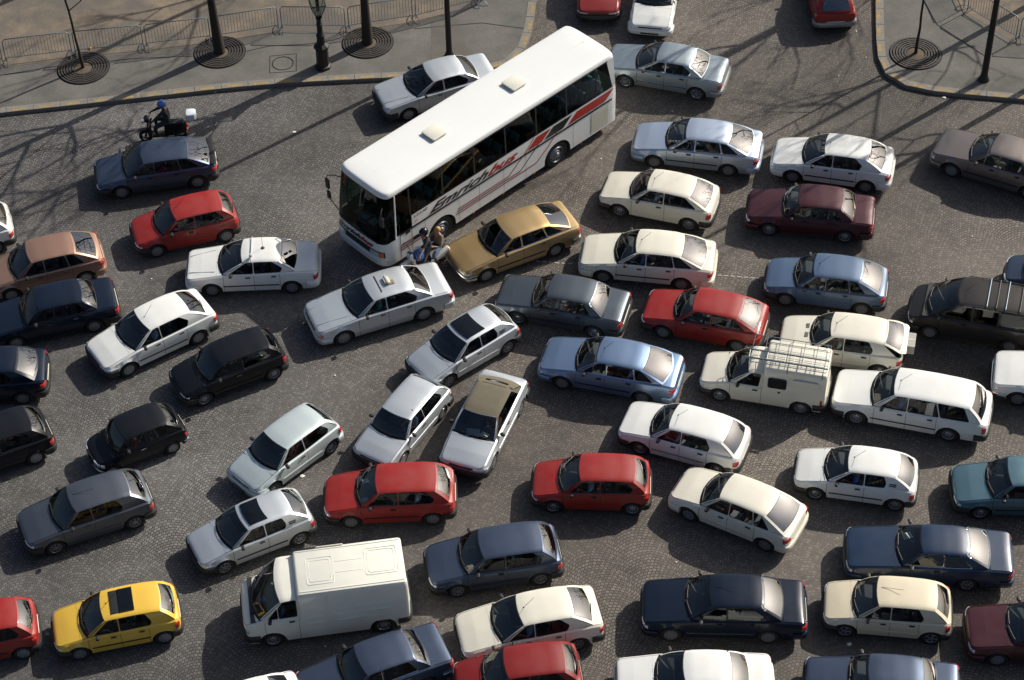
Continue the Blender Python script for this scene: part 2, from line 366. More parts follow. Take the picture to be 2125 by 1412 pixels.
_b.box(-.07, .07, -.24, .24, 0, .56, 'SEAT', .05, Matrix.Translation((.26, 0, .02)) @ Matrix.Rotation(radians(14), 4, 'Y'))
_b.box(-.05, .05, -.13, .13, 0, .17, 'SEAT', .04, Matrix.Translation((.41, 0, .57)) @ Matrix.Rotation(radians(10), 4, 'Y'))
SEAT = _b.mesh('front_seat', 40)
_b = MB(); _b.box(-.25, .27, -.6, .6, -.08, .08, 'SEAT', .05)
_b.box(-.07, .07, -.6, .6, 0, .48, 'SEAT', .05, Matrix.Translation((.26, 0, .02)) @ Matrix.Rotation(radians(18), 4, 'Y'))
BENCH = _b.mesh('rear_seat', 40)
_b = MB()
_pts = [(0, .18 * cos(t), .18 * sin(t)) for t in [2 * pi * i / 18 for i in range(19)]]
_b.tube(_pts, .014, 'interior_dark', 6, False); _b.box(-.02, .02, -.17, .17, -.02, .02, 'interior_dark'); _b.box(-.02, .3, -.02, .02, -.02, .02, 'interior_dark', 0, Matrix.Scale(-1, 4, (1, 0, 0)))
STEER = _b.mesh('steering_wheel', 40)
_b = MB(); _b.box(-.055, .045, -.08, .08, -.05, .05, 'MIRROR', .02)
MIRROR = _b.mesh('door_mirror', 40)
_b = MB(); _b.box(-.08, .08, -.014, .014, -.016, .016, 'HANDLE')
HANDLE = _b.mesh('door_handle')

# ------------------------------------------------------------------ the car builder
def superell(a, hw, n, th):     # th 0 = centre, 90deg = side; returns (x back from nose, y)
    c, s_ = abs(cos(th)), abs(sin(th))
    return a - a * c ** (2 / n), hw * s_ ** (2 / n) * (1 if th >= 0 else -1)
def car_tpl(P):
    L, W, H, wb, xf = P['L'], P['W'], P['H'], P['wb'], P['fo']
    xr = xf + wb; xc = (xf + xr) / 2; hw = W / 2; r = P.get('r', .29)
    hood, deck, xa, xrf, xrr, xcb = P['hood'], P['deck'], P['xa'], P['xrf'], P['xrr'], P['xcb']
    zb = hood[-1][1]; zt = deck[0][1]; wr = P['wr'] / 2; sill = P.get('sill', .23)
    bb, bt = P.get('bb', .17), P.get('bt', .07); bbr, btr = P.get('bbr', .10), P.get('btr', .05)
    fa, fn, ra, rn = P.get('fa', .36), P.get('fn', 4.), P.get('ra', .30), P.get('rn', 4.6)
    xcowl = xa - bb - .07
    zrf, zrr = P.get('zrf', H - .045), P['zrr']
    roofp = [(xrf, zrf), (xrf + .35 * (xrr - xrf) * .5, H - .012), ((xrf + xrr) / 2, H), (xrr - .3 * (xrr - xrf) * .5, H - .3 * (H - zrr)), (xrr, zrr)]
    EDGE = .046
    belt = hood[-1:] and [(xa, zb), ((xa + xcb) / 2, P.get('zm', (zb + zt) / 2)), (xcb, zt)]
    def ztop0(x): return interp(x, hood) if x <= xa else (interp(x, belt) if x < xcb else interp(x, deck))
    def ztop(x):
        w = min(.10, x * .6, max(0, L - x) * .6); w = min(w, abs(x - xa), abs(x - xcb))
        return sum(ztop0(x + w * k / 3) for k in (-3, -2, -1, 0, 1, 2, 3)) / 7
    def zbelt(x): return interp(x, belt)
    def zroof(x): return interp(x, roofp)
    def halfw(x):
        w = hw
        if x < fa: w = hw * (1 - ((fa - x) / fa) ** fn) ** (1 / fn)
        if L - x < ra: w = min(w, hw * max(0, 1 - ((ra - (L - x)) / ra) ** rn) ** (1 / rn))
        w *= 1 - .035 * max(0, (xf + .3 - x) / (xf + .3)) - .03 * max(0, (x - xr) / (L - xr)) ** 2
        return w
    AR = r + .07
    def arch(x):
        z = sill
        for c in (xf, xr):
            if abs(x - c) < AR: z = max(z, r + sqrt(max(0, AR * AR - (x - c) ** 2)) - .01)
        if x < .10: z = max(z, .30)
        if x > L - .10: z = max(z, .32)
        return z
    def flare(x):
        return max([0] + [.018 * (1 - (abs(x - c) / (AR + .06)) ** 4) for c in (xf, xr) if abs(x - c) < AR + .06])
    xm = (xa + xcb) / 2; half = (xcb - xa) / 2; yb0 = hw - .088
    def Y(x, z):
        z0 = zbelt(min(max(x, xa), xcb)); z1 = zroof(min(max(x, xrf), xrr)) - EDGE
        s = min(max((z - z0) / max(z1 - z0, .01), 0), 1.2); q = (x - xm) / half
        k = 1 - (.05 if x < xm else P.get('rtaper', .05)) * q * q
        return (yb0 + (wr - yb0) * s ** 1.1) * k + .012 * sin(pi * min(s, 1))
    def sec(x):
        w = halfw(x); zt_ = ztop(x); z0 = arch(x); f = flare(x)
        z = [z0, max(z0 + .02, .42), max(z0 + .04, .58), max(z0 + .06, zt_ - .17), zt_ - .045, zt_ - .008]
        z[3] = max(z[3], z[2] + .01); z[2] = min(z[2], z[3] - .005)
        for i in range(4, -1, -1): z[i] = min(z[i], z[i + 1] - .004)
        y = [w - .035 + f, w - .004 + f, w + f * .6, w - .014, w - .045, w - .10]
        cr = P.get('crown', .035) * min(1, x / .5) * min(1, (L - x) / .3)
        pts = [(y[i], z[i]) for i in range(6)] + [(w * .5, zt_ + cr * .75 - .004), (0, zt_ + cr)]
        return pts
    doors = P['doors']
    xs = set()
    for d in (.004, .02, .05, .09, .14, .21, .30, .45, .62): xs.add(d)
    for d in (.004, .02, .05, .09, .14, .21, .30): xs.add(L - d)
    for c in (xf, xr):
        for a in range(0, 181, 18): xs.add(c + AR * cos(radians(a)))
        xs.add(c + AR + .03); xs.add(c - AR - .03)
    for p in hood + deck: xs.add(p[0])
    xs.add(xcowl); xs.add(xcb + .06)
    for i in range(1, 14): xs.add(i * .11) if i * .11 < xcowl - .04 else None; xs.add(L - i * .09) if L - i * .09 > xcb + .04 else None
    n = int((xr - xf) / .18)
    for i in range(1, n): xs.add(xf + (xr - xf) * i / n)
    xs = sorted(x for x in xs if .003 < x < L - .003 and all(abs(x - d) > .03 for d in doors))
    for d in doors: xs += [d - .006, d + .006]
    xs.sort(); ys = [xs[0]]
    for x in xs[1:]:
        if x - ys[-1] > .0045: ys.append(x)
    xs = ys
    body = MB(); bon = MB(); lid = MB(); dmb = {}
    def lx(x): return x - xc
    S = {x: sec(x) for x in xs}
    xh0 = min(xs, key=lambda x: abs(x - P.get('xh0', .05))); xcw = min(xs, key=lambda x: abs(x - xcowl)); xcb_s = min(xs, key=lambda x: abs(x - xcb) + (0 if x >= xcb - .002 else 9))
    xl0 = min(xs, key=lambda x: abs(x - (xcb + .10))) if P.get('sedan') else xcb_s
    xl1 = min(xs, key=lambda x: abs(x - (L - .05)))
    for i in range(len(xs) - 1):
        a, b = xs[i], xs[i + 1]; A, B = S[a], S[b]; m = (a + b) / 2
        if any(abs(m - d) < .005 for d in doors): 
            for s in (1, -1):
                q = [(lx(a), s * A[4][0], A[4][1]), (lx(b), s * B[4][0], B[4][1]), (lx(b), s * B[5][0], B[5][1]), (lx(a), s * A[5][0], A[5][1])]
                body.add(q if s < 0 else q[::-1], [(0, 1, 2, 3)], 'PAINT')
            continue
        dk = None
        for di in range(len(doors) - 1):
            if doors[di] < m < doors[di + 1]: dk = di
        for s in (1, -1):
            for j in range(7):
                q = [(lx(a), s * A[j][0], A[j][1]), (lx(b), s * B[j][0], B[j][1]), (lx(b), s * B[j + 1][0], B[j + 1][1]), (lx(a), s * A[j + 1][0], A[j + 1][1])]
                if s > 0: q = q[::-1]
                if j < 5:
                    tgt = body if dk is None or j == 4 else dmb.setdefault((dk, s), MB())
                else:
                    if xh0 - .001 <= a and b <= xcw + .001: tgt = bon
                    elif b <= xh0 + .001: tgt = body
                    elif xl0 - .001 <= a and b <= xl1 + .001: tgt = lid
                    elif a >= xcb_s - .001: tgt = body
                    else: tgt = None
                    if tgt in (bon, lid) and j == 5: q = [((p[0]), p[1] - s * .012 if abs(abs(p[1]) - max(abs(A[5][0]), abs(B[5][0]))) < .03 else p[1], p[2]) for p in q]
                if tgt is not None: tgt.add(q, [(0, 1, 2, 3)], 'PAINT')
    A = S[xcw]; us = [-1, -.9, -.75, -.55, -.3, 0, .3, .55, .75, .9, 1]; yw = abs(A[5][0]) - .012; crh = A[7][1] - A[5][1]
    def hz(u): return A[5][1] + crh * (1 - abs(u) ** 2.2)
    r0 = [(lx(xcw), u * yw, hz(u) + .002) for u in us]
    r1 = [(lx(max(xcw + .01, xa - bb * (1 - u * u) - .05)), u * yw, hz(u) + (ztop(max(xcw, xa - bb * (1 - u * u) - .05)) - ztop(xcw)) + .002) for u in us]
    bon.grid([r0, r1], 'PAINT', True)
    for x, fl in ((xs[0], 0), (xs[-1], 1)):
        A = S[x]; ring = [(lx(x), p[0], p[1]) for p in A] + [(lx(x), -p[0], p[1]) for p in A[-2::-1]]
        idx = tuple(range(len(ring))); body.add(ring, [idx if fl else idx[::-1]], 'PAINT')
    # under body, cowl, lining
    iw = hw - .21
    body.box(lx(.14), lx(xf + AR + .05), -iw, iw, .17, min(.64, interp(.14, hood) - .03), 'dark_gap')
    body.box(lx(xf + AR + .04), lx(xr - AR - .04), -hw + .07, hw - .07, .16, .30, 'interior_dark')
    body.box(lx(xr - AR - .05), lx(L - .12), -iw, iw, .18, .60, 'dark_gap')
    for s in (1, -1):
        body.box(lx(xf + AR + .05), lx(xr - AR - .02), min(s * (hw - .075), s * (hw - .085)), max(s * (hw - .075), s * (hw - .085)), .2, min(zb, zt) - .04, 'interior_dark')
        body.box(lx(xr - AR - .02), lx(L - .3), min(s * (hw - .12), s * (hw - .13)), max(s * (hw - .12), s * (hw - .13)), .5, min(zb, zt) - .04, 'interior_dark')
    body.grid([[(lx(xcw - .01 if i == 0 else xa + .12), t * (hw - .105), zb - .055 + (1 - t * t) * .012) for t in (-1, -.5, 0, .5, 1)] for i in (0, 1)], 'black_plastic')
    if not P.get('sedan'): pass
    body.grid([[(lx(x), t * (hw - .12), interp(x, belt) - .03) for t in (-1, 0, 1)] for x in (max(xrr - .12, xa + 1.9), xcb)], 'SHELF')
    # greenhouse
    def S_f(u, v):   # windscreen surface
        x = (xa - bb * (1 - u * u)) * (1 - v) + (xrf - bt * (1 - u * u)) * v
        z = (zb + .004 + .018 * (1 - u * u)) * (1 - v) + (zrf - EDGE + (EDGE - .004) * (1 - abs(u) ** 9)) * v
        yx = Y(xa * (1 - v) + xrf * v, (zb) * (1 - v) + (zrf - EDGE) * v)
        return (lx(x) - .03 * sin(pi * v), u * yx, z + .012 * sin(pi * v))
    def S_r(u, v):
        x = (xcb + bbr * (1 - u * u)) * (1 - v) + (xrr + btr * (1 - u * u)) * v
        z = (zt + .004 + .018 * (1 - u * u)) * (1 - v) + (zrr - EDGE + (EDGE - .004) * (1 - abs(u) ** 9)) * v
        yx = Y(xcb * (1 - v) + xrr * v, zt * (1 - v) + (zrr - EDGE) * v)
        return (lx(x) + .03 * sin(pi * v), u * yx, z + .012 * sin(pi * v))
    def lerp(a, b, t): return a + (b - a) * t
    def ring(mb, Sf, o, i, key, nu=10, nv=5, flip=False, dz=0):
        (u0, u1, v0, v1), (a0, a1, b0, b1) = o, i
        def rct(U0, U1, V0, V1):
            return [(lerp(U0, U1, t / nu), V0) for t in range(nu)] + [(U1, lerp(V0, V1, t / nv)) for t in range(nv)] + [(lerp(U1, U0, t / nu), V1) for t in range(nu)] + [(U0, lerp(V1, V0, t / nv)) for t in range(nv)]
        O, I = rct(u0, u1, v0, v1), rct(a0, a1, b0, b1); n_ = len(O)
        vs = [Sf(*p) for p in O] + [Sf(*p) for p in I]
        mb.add([(p[0], p[1], p[2] + dz) for p in vs], [((k, (k + 1) % n_, n_ + (k + 1) % n_, n_ + k) if not flip else (k, n_ + k, n_ + (k + 1) % n_, (k + 1) % n_)) for k in range(n_)], key)
    fo_, fi = (-1, 1, 0, 1), (-.955, .955, .0, .985)
    ring(body, S_f, fo_, fi, 'PAINT')
    ring(body, S_f, fi, (-.93, .93, .045, .955), 'TRIM')
    ws = MB(); nu, nv = 12, 6
    ws.grid([[S_f(-.93 + 1.86 * i / nu, .045 + .91 * j / nv) for i in range(nu + 1)] for j in range(nv + 1)], 'car_glass', True)
    rm = P.get('rmargin', (.90, .07, .93)); hatch = MB()
    tg = body if P.get('sedan') else hatch
    RP = 'SOFT' if P.get('soft') else 'PAINT'
    ring(tg, S_r, (-1, 1, 0, 1), (-rm[0], rm[0], rm[1], rm[2]), RP, flip=True)
    ring(tg, S_r, (-rm[0], rm[0], rm[1], rm[2]), (-rm[0] + .035, rm[0] - .035, rm[1] + .035, rm[2] - .03), 'TRIM', flip=True)
    rw = MB(); R_ = rm[0] - .035
    rw.grid([[S_r(-R_ + 2 * R_ * i / nu, rm[1] + .035 + (rm[2] - rm[1] - .065) * j / nv) for i in range(nu + 1)] for j in range(nv + 1)], 'rear_glass')
    # sides of the greenhouse
    def zz(x, k):
        if k == 'b': return zbelt(min(max(x, xa), xcb)) + .012
        if k == 't': return zroof(min(max(x, xrf), xrr)) - EDGE - .022
        return k
    outer = [(lerp(xa, xcb, i / 10), zbelt(lerp(xa, xcb, i / 10)) - .012) for i in range(11)]
    outer += [(lerp(xcb, xrr, i / 5), lerp(zt, zrr - EDGE, i / 5)) for i in range(1, 6)]
    outer += [(lerp(xrr, xrf, i / 8), zroof(lerp(xrr, xrf, i / 8)) - EDGE) for i in range(1, 9)]
    outer += [(lerp(xrf, xa, i / 5), lerp(zrf - EDGE, zb, i / 5)) for i in range(1, 5)]
    holes = [roundpoly([(x, zz(x, k)) for x, k in w], P.get('wr_', .045)) for w in P['win']]
    seals = [offsetpoly(h, .016) for h in holes]
    side_glass = []
    for s in (1, -1):
        allp = [p for lp in [outer] + seals for p in lp]; tr = tess([outer] + seals)
        body.add([(lx(x), s * Y(x, z), z) for x, z in allp], [t if s < 0 else t[::-1] for t in tr], 'SOFTSIDE' if P.get('soft') else 'PAINT')
        for w, (h, se) in enumerate(zip(holes, seals)):
            n_ = len(h); body.add([(lx(x), s * (Y(x, z) + .003), z) for x, z in se] + [(lx(x), s * (Y(x, z) - .010), z) for x, z in h], [(k, (k + 1) % n_, n_ + (k + 1) % n_, n_ + k) for k in range(n_)], 'WTRIM')
            g = MB(); g.add([(lx(x), s * (Y(x, z) - .008), z) for x, z in h], [t if s < 0 else t[::-1] for t in tess([h])], 'side_glass'); side_glass.append((w, s, g))
    # roof
    roof = MB(); ts = [-1, -.99, -.97, -.94, -.90, -.84, -.7, -.4, 0, .4, .7, .84, .90, .94, .97, .99, 1]; rows = []
    nx = 12
    for i in range(nx + 1):
        row = []
        for t in ts:
            x0 = xrf - bt * (1 - t * t); x1 = xrr + btr * (1 - t * t); x = lerp(x0, x1, i / nx); xe = lerp(xrf, xrr, i / nx)
            z = zroof(xe) - EDGE + (EDGE - .004) * (1 - abs(t) ** 9) + P.get('rcrown', .022) * (1 - t * t) * sin(pi * min(max(i / nx, 0), 1)) ** .5
            row.append((lx(x), t * Y(xe, zroof(xe) - EDGE), z))
        rows.append(row)
    roof.grid(rows, 'SOFT' if P.get('soft') else 'PAINT', True)
    parts = []
    def part(name, me, parent=None, loc=(0, 0, 0), rot=(0, 0, 0)): parts.append((name, me, parent, loc, rot)); return len(parts) - 1
    part('body', body.mesh('body', 38)); part('bonnet', bon.outward((lx(xf), 0, 0)).mesh('bonnet', 38)); part('roof', roof.outward((lx(xm), 0, 0)).mesh('roof', 50))
    part('windscreen', ws.outward((lx((xa + xcb) / 2), 0, .5)).mesh('windscreen', 60))
    if P.get('sedan'):
        part('boot_lid', lid.mesh('boot_lid', 38)); part('rear_window', rw.outward((lx((xa + xcb) / 2), 0, .5)).mesh('rear_window', 60))
    else:
        hatch.v and hatch.add(lid.v, lid.f, 'PAINT'); h = part('tailgate', hatch.mesh('tailgate', 38)); part('rear_window', rw.outward((lx((xa + xcb) / 2), 0, .5)).mesh('rear_window', 60), h)
        if P.get('rwiper'):
            wm = MB(); a = Vector(S_r(.05, .02)); b = Vector(S_r(-.45, .12)); u = Vector((.012, 0, .02)); wm.tube([a + u, b + u], .009, 'black_plastic', 5); part('rear_wiper', wm.mesh('rear_wiper'), h)
    dd = {}
    for (dk, s), mb in dmb.items():
        d = part('door', mb.mesh('door', 38)); dd[(dk, s)] = d
        x1 = doors[dk + 1]; xh = x1 - .20; zh = zbelt(xh) - .10
        part('door_handle', HANDLE, d, (lx(xh), s * (halfw(xh) + .004), zh))
        if dk == 0 and (s < 0 or P.get('mir2', True)): part('door_mirror', MIRROR, d, (lx(xa + .26), s * (hw + .035), zb + .06), (0, 0, s * radians(12)))
    for w, s, g in side_glass:
        d = dd.get((w, s)); part('side_window' if d is not None else 'quarter_window', g.outward((lx((xa + xcb) / 2), 0, .5)).mesh('side_window'), d)
    # bumpers, lamps, plates along the plan outline
    def outline(front, th0, th1, n_, xside=None):
        a, nn = (fa, fn) if front else (ra, rn); out = []
        for i in range(n_ + 1):
            th = lerp(th0, th1, i / n_); x, y = superell(a, hw, nn, th)
            xx = x if front else L - x
            y *= 1 - .035 * max(0, (xf + .3 - xx) / (xf + .3)) - .03 * max(0, (xx - xr) / (L - xr)) ** 2
            out.append((x, y))
        if xside:
            s0 = -1 if th0 < 0 else 1
            if abs(th0) > radians(89): out = [(xside, s0 * hw)] + out
            if abs(th1) > radians(89): out = out + [(xside, (1 if th1 > 0 else -1) * hw)]
        return [((p[0] if front else L - p[0]), p[1]) for p in out]
    def band(name, front, th0, th1, z0, z1, proud, key, n_=8, xside=None, parent=None, back=.03, lean=0.0):
        pts = outline(front, th0, th1, n_, xside); mb = MB(); rows = []
        for i, p in enumerate(pts):
            a = Vector(pts[max(i - 1, 0)]); b = Vector(pts[min(i + 1, len(pts) - 1)]); d = (b - a).normalized()
            nrm = Vector((d.y, -d.x)); c = Vector(p)
            if nrm.dot(Vector((c.x - L / 2, c.y))) < 0: nrm = -nrm
            hgt = z1 - z0; e = min(.02, hgt * .25)
            prof = [(-back, z0), (proud - e, z0), (proud, z0 + e), (proud, z1 - e), (proud - e - lean, z1), (-back, z1)]
            rows.append([(lx(c.x + nrm.x * o), c.y + nrm.y * o, z) for o, z in prof])
        mb.grid(rows, key, front); k = len(prof)
        mb.add(rows[0], [tuple(range(k))], key); mb.add(rows[-1], [tuple(range(k - 1, -1, -1))], key)
        return part(name, mb.mesh(name, 45), parent)
    B = P.get('bump', dict(z=(.30, .52), zr=(.34, .56), p=.06)); R90 = radians(90)
    band('front_bumper', True, -R90, R90, B['z'][0], B['z'][1], B['p'], 'BUMPER', 22, B.get('xs', .45 if xf > .6 else .3), back=.05)
    band('rear_bumper', False, -R90, R90, B['zr'][0], B['zr'][1], B['p'], 'BUMPER', 22, B.get('xs', .40 if L - xr > .6 else .25), back=.05)
    zl0, zl1 = P.get('lz', (.56, min(.68, interp(.02, hood) - .01)))
    band('grille', True, -radians(P.get('lt', 14)), radians(P.get('lt', 14)), zl0, zl1, .008, 'GRILLE', 6)
    for s in (1, -1):
        th = sorted((s * radians(P.get('lt', 14) + 1), s * radians(50))); band('headlight', True, th[0], th[1], zl0, zl1, .012, 'lamp_clear', 5)
        th = sorted((s * radians(56), s * radians(76))); band('indicator_light', True, th[0], th[1], zl0, zl1, .012, 'IND', 3)
        t0, t1, tt = P.get('tz', (.66, .84, 30)); th = sorted((s * radians(tt), s * radians(84))); band('tail_light', False, th[0], th[1], t0, t1, .012, 'lamp_red', 6)
    band('number_plate', True, -radians(7), radians(7), B['z'][0] + .03, B['z'][0] + .13, B['p'] + .008, 'plate_black', 2)
    band('number_plate', False, -radians(9), radians(9), min(.60, deck[-1][1] - .09), min(.71, deck[-1][1] + .01), .012, 'PLATE', 2)
    if P.get('strip', True):
        for s in (1, -1):
            mb = MB(); x0, x1 = xf + AR + .04, xr - AR - .04; ys_ = hw + .002
            mb.box(lx(x0), lx(x1), min(s * (ys_ - .01), s * (ys_ + .014)), max(s * (ys_ - .01), s * (ys_ + .014)), .47, .51, 'STRIP')
            part('rub_strip', mb.mesh('rub_strip'))
    for s0, s1 in ((-.82, -.12), (-.05, .62)):
        mb = MB(); up = Vector((-.012, 0, .022)); a = Vector(S_f(s1 + .05, 0)) + up; b = Vector(S_f(s0, .10)) + up; c = Vector(S_f(s1, .055)) + up
        mb.tube([c, Vector(S_f((s0 + s1) / 2, .085)) + up, b], .008, 'black_plastic', 5); mb.tube([a + Vector((-.03, 0, -.02)), (b + c) / 2], .007, 'black_plastic', 5); part('wiper', mb.mesh('wiper'))
    st = P.get('wheel', 'cap'); wm, rmh = wheels(r, .175, st)
    for x in (xf, xr):
        for s in (-1, 1):
            w = part('wheel', wm, None, (lx(x), s * (hw - .105), r), (0, 0, 0 if s < 0 else pi)); part('rim', rmh, w)
    # cabin
    mb = MB(); mb.box(lx(xa - .05), lx(xa + .38), -hw + .16, hw - .16, .5, zb - .035, 'DASH', .03); mb.box(lx(xa + .22), lx(xa + .42), -.52, -.16, zb - .06, zb + .015, 'DASH', .02)
    part('dashboard', mb.mesh('dashboard', 40))
    part('steering_wheel', STEER, None, (lx(xa + .58), -.34, zb - .04), (0, radians(28), 0))
    xs_ = P.get('seatx', min(xa + .94, xcb - 1.38))
    for s in (-.34, .34): part('front_seat', SEAT, None, (lx(xs_), s, .40))
    if P.get('rear_seat', True): part('rear_seat', BENCH, None, (lx(min(xs_ + .86, xcb - .62)), 0, .42))
    T = dict(parts=parts, P=P, xc=xc, zroof=zroof, Y=Y, S_f=S_f, S_r=S_r, halfw=halfw, lx=lx, xs=xs_, zbelt=zbelt)
    return T

def w3(xa, xrf, xB, q, off=.20):
    """three-door windows: front pane and rear quarter pane whose rear edge is q"""
    return [[(xa + off, 'b'), (xrf + .09, 't'), (xB - .03, 't'), (xB - .03, 'b')], [(xB + .03, 'b'), (xB + .03, 't')] + q]
TY = {}
def ty(name, **k): TY[name] = k
ty('fastback', L=4.50, W=1.71, H=1.39, wb=2.62, fo=.84, hood=[(0, .60), (.06, .68), (.5, .78), (1.32, .91)], xa=1.32, xrf=1.92, xrr=3.34, zrr=1.33, xcb=4.08,
   deck=[(4.08, .98), (4.42, .95), (4.48, .88), (4.5, .62)], wr=1.22, doors=[1.27, 2.24, 3.20],
   win=[[(1.50, 'b'), (2.0, 't'), (2.21, 't'), (2.21, 'b')], [(2.27, 'b'), (2.27, 't'), (3.06, 't'), (3.16, 'b')], [(3.22, 'b'), (3.12, 't'), (3.34, 't'), (3.76, 'b')]], rmargin=(.90, .05, .95), wheel='cap', bbr=.16)
ty('liftback', L=4.17, W=1.68, H=1.40, wb=2.545, fo=.80, hood=[(0, .60), (.06, .68), (.5, .78), (1.2, .90)], xa=1.2, xrf=1.84, xrr=3.24, zrr=1.35, xcb=3.82,
   deck=[(3.82, .97), (4.07, .95), (4.14, .88), (4.17, .6)], wr=1.19, doors=[1.15, 2.12, 2.98],
   win=[[(1.38, 'b'), (1.91, 't'), (2.09, 't'), (2.09, 'b')], [(2.15, 'b'), (2.15, 't'), (2.86, 't'), (3.12, 1.12), (3.04, 'b')]], rmargin=(.86, .08, .93), rwiper=True, wheel='cap')
ty('boxy_fastback', L=4.23, W=1.66, H=1.36, wb=2.655, fo=.82, hood=[(0, .56), (.08, .66), (.6, .76), (1.10, .87)], xa=1.10, xrf=1.74, xrr=3.24, zrr=1.32, xcb=3.98,
   deck=[(3.98, .93), (4.15, .92), (4.21, .86), (4.23, .6)], wr=1.22, doors=[1.10, 2.05, 2.98], fn=6, bb=.10,
   win=[[(1.28, 'b'), (1.80, 't'), (2.02, 't'), (2.02, 'b')], [(2.08, 'b'), (2.08, 't'), (2.84, 't'), (2.94, 'b')], [(3.0, 'b'), (2.90, 't'), (3.16, 't'), (3.60, 'b')]], rmargin=(.90, .08, .95), wheel='cap')
ty('small_hatch', L=3.60, W=1.58, H=1.39, wb=2.41, fo=.66, hood=[(0, .58), (.06, .67), (.4, .76), (0.98, .89)], xa=0.98, xrf=1.5, xrr=3.08, zrr=1.34, xcb=3.43,
   deck=[(3.43, .96), (3.52, .92), (3.58, .82), (3.60, .58)], wr=1.14, doors=[.95, 2.10],
   win=w3(.98, 1.50, 2.08, [(2.84, 't'), (3.06, 1.08), (3.0, 'b')]), rmargin=(.80, .12, .93), wheel='cap', rwiper=True, tz=(.62, .86, 52))
ty('small_hatch5', L=3.66, W=1.58, H=1.40, wb=2.46, fo=.66, hood=[(0, .58), (.06, .67), (.4, .76), (1.0, .88)], xa=1.0, xrf=1.54, xrr=3.12, zrr=1.35, xcb=3.5,
   deck=[(3.50, .94), (3.59, .90), (3.64, .80), (3.66, .58)], wr=1.15, doors=[.97, 1.90, 2.72],
   win=[[(1.17, 'b'), (1.62, 't'), (1.87, 't'), (1.87, 'b')], [(1.93, 'b'), (1.93, 't'), (2.66, 't'), (2.82, 1.05), (2.78, 'b')]], rmargin=(.80, .10, .93), wheel='steel', rwiper=False, tz=(.62, .86, 52))
ty('vented_hatch', L=3.70, W=1.57, H=1.37, wb=2.42, fo=.70, hood=[(0, .58), (.06, .66), (.45, .76), (1.06, .89)], xa=1.06, xrf=1.64, xrr=3.02, zrr=1.33, xcb=3.48,
   deck=[(3.48, .97), (3.58, .93), (3.67, .82), (3.70, .58)], wr=1.13, doors=[1.02, 2.14],
   win=w3(1.06, 1.64, 2.12, [(2.68, 't'), (2.76, 1.10), (2.72, 'b')]), rmargin=(.86, .08, .93), wheel='alloy8', tz=(.60, .82, 52), bbr=.14)
ty('square_hatch', L=3.98, W=1.67, H=1.41, wb=2.475, fo=.80, hood=[(0, .63), (.06, .70), (.5, .80), (1.16, .91)], xa=1.16, xrf=1.66, xrr=3.38, zrr=1.36, xcb=3.78,
   deck=[(3.78, .95), (3.88, .92), (3.95, .84), (3.98, .6)], wr=1.21, doors=[1.12, 2.30],
   win=w3(1.16, 1.66, 2.26, [(3.08, 't'), (3.34, 1.08), (3.26, 'b')]), rmargin=(.82, .10, .93), wheel='steel', rwiper=False, tz=(.62, .80, 40))
ty('square_hatch5', L=3.98, W=1.64, H=1.40, wb=2.475, fo=.80, hood=[(0, .63), (.06, .70), (.5, .80), (1.15, .90)], xa=1.15, xrf=1.66, xrr=3.32, zrr=1.34, xcb=3.76,
   deck=[(3.76, .95), (3.88, .92), (3.95, .84), (3.98, .6)], wr=1.19, doors=[1.12, 2.08, 2.95],
   win=[[(1.34, 'b'), (1.75, 't'), (2.05, 't'), (2.05, 'b')], [(2.11, 'b'), (2.11, 't'), (2.84, 't'), (3.0, 1.08), (2.96, 'b')]], rmargin=(.86, .08, .93), wheel='steel', tz=(.62, .80, 40))
ty('pointed_hatch', L=4.00, W=1.64, H=1.38, wb=2.46, fo=.78, hood=[(0, .60), (.06, .68), (.5, .78), (1.18, .90)], xa=1.18, xrf=1.7, xrr=3.12, zrr=1.33, xcb=3.76,
   deck=[(3.76, .98), (3.90, .96), (3.96, .88), (4.0, .6)], wr=1.18, doors=[1.20, 2.36], fn=5,
   win=w3(1.18, 1.70, 2.30, [(3.0, 't'), (3.42, 'b')]), rmargin=(.86, .08, .94), wheel='cap', rwiper=True, tz=(.66, .86, 40))
ty('old_hatch5', L=4.00, W=1.64, H=1.39, wb=2.52, fo=.74, hood=[(0, .58), (.06, .68), (.45, .78), (1.10, .88)], xa=1.10, xrf=1.62, xrr=3.06, zrr=1.34, xcb=3.78,
   deck=[(3.78, .93), (3.92, .90), (3.98, .82), (4.0, .6)], wr=1.17, doors=[1.08, 2.0, 2.88],
   win=[[(1.28, 'b'), (1.70, 't'), (1.97, 't'), (1.97, 'b')], [(2.03, 'b'), (2.03, 't'), (2.70, 't'), (2.78, 'b')], [(2.84, 'b'), (2.76, 't'), (2.98, 't'), (3.30, 'b')]], rmargin=(.88, .10, .94), wheel='cap')
ty('saloon', L=4.42, W=1.68, H=1.38, wb=2.665, fo=.84, hood=[(0, .66), (.05, .75), (.6, .82), (1.27, .92)], xa=1.27, xrf=1.95, xrr=3.12, zrr=1.335, xcb=3.64, sedan=True,
   deck=[(3.64, .97), (4.30, .95), (4.39, .88), (4.42, .6)], wr=1.20, doors=[1.26, 2.28, 3.14],
   win=[[(1.50, 'b'), (2.03, 't'), (2.25, 't'), (2.25, 'b')], [(2.31, 'b'), (2.31, 't'), (2.90, 't'), (3.22, 1.10), (3.16, 'b')]], rmargin=(.90, .06, .92), wheel='cap', fn=5, rn=5.5, tz=(.62, .82, 30), mir2=True)
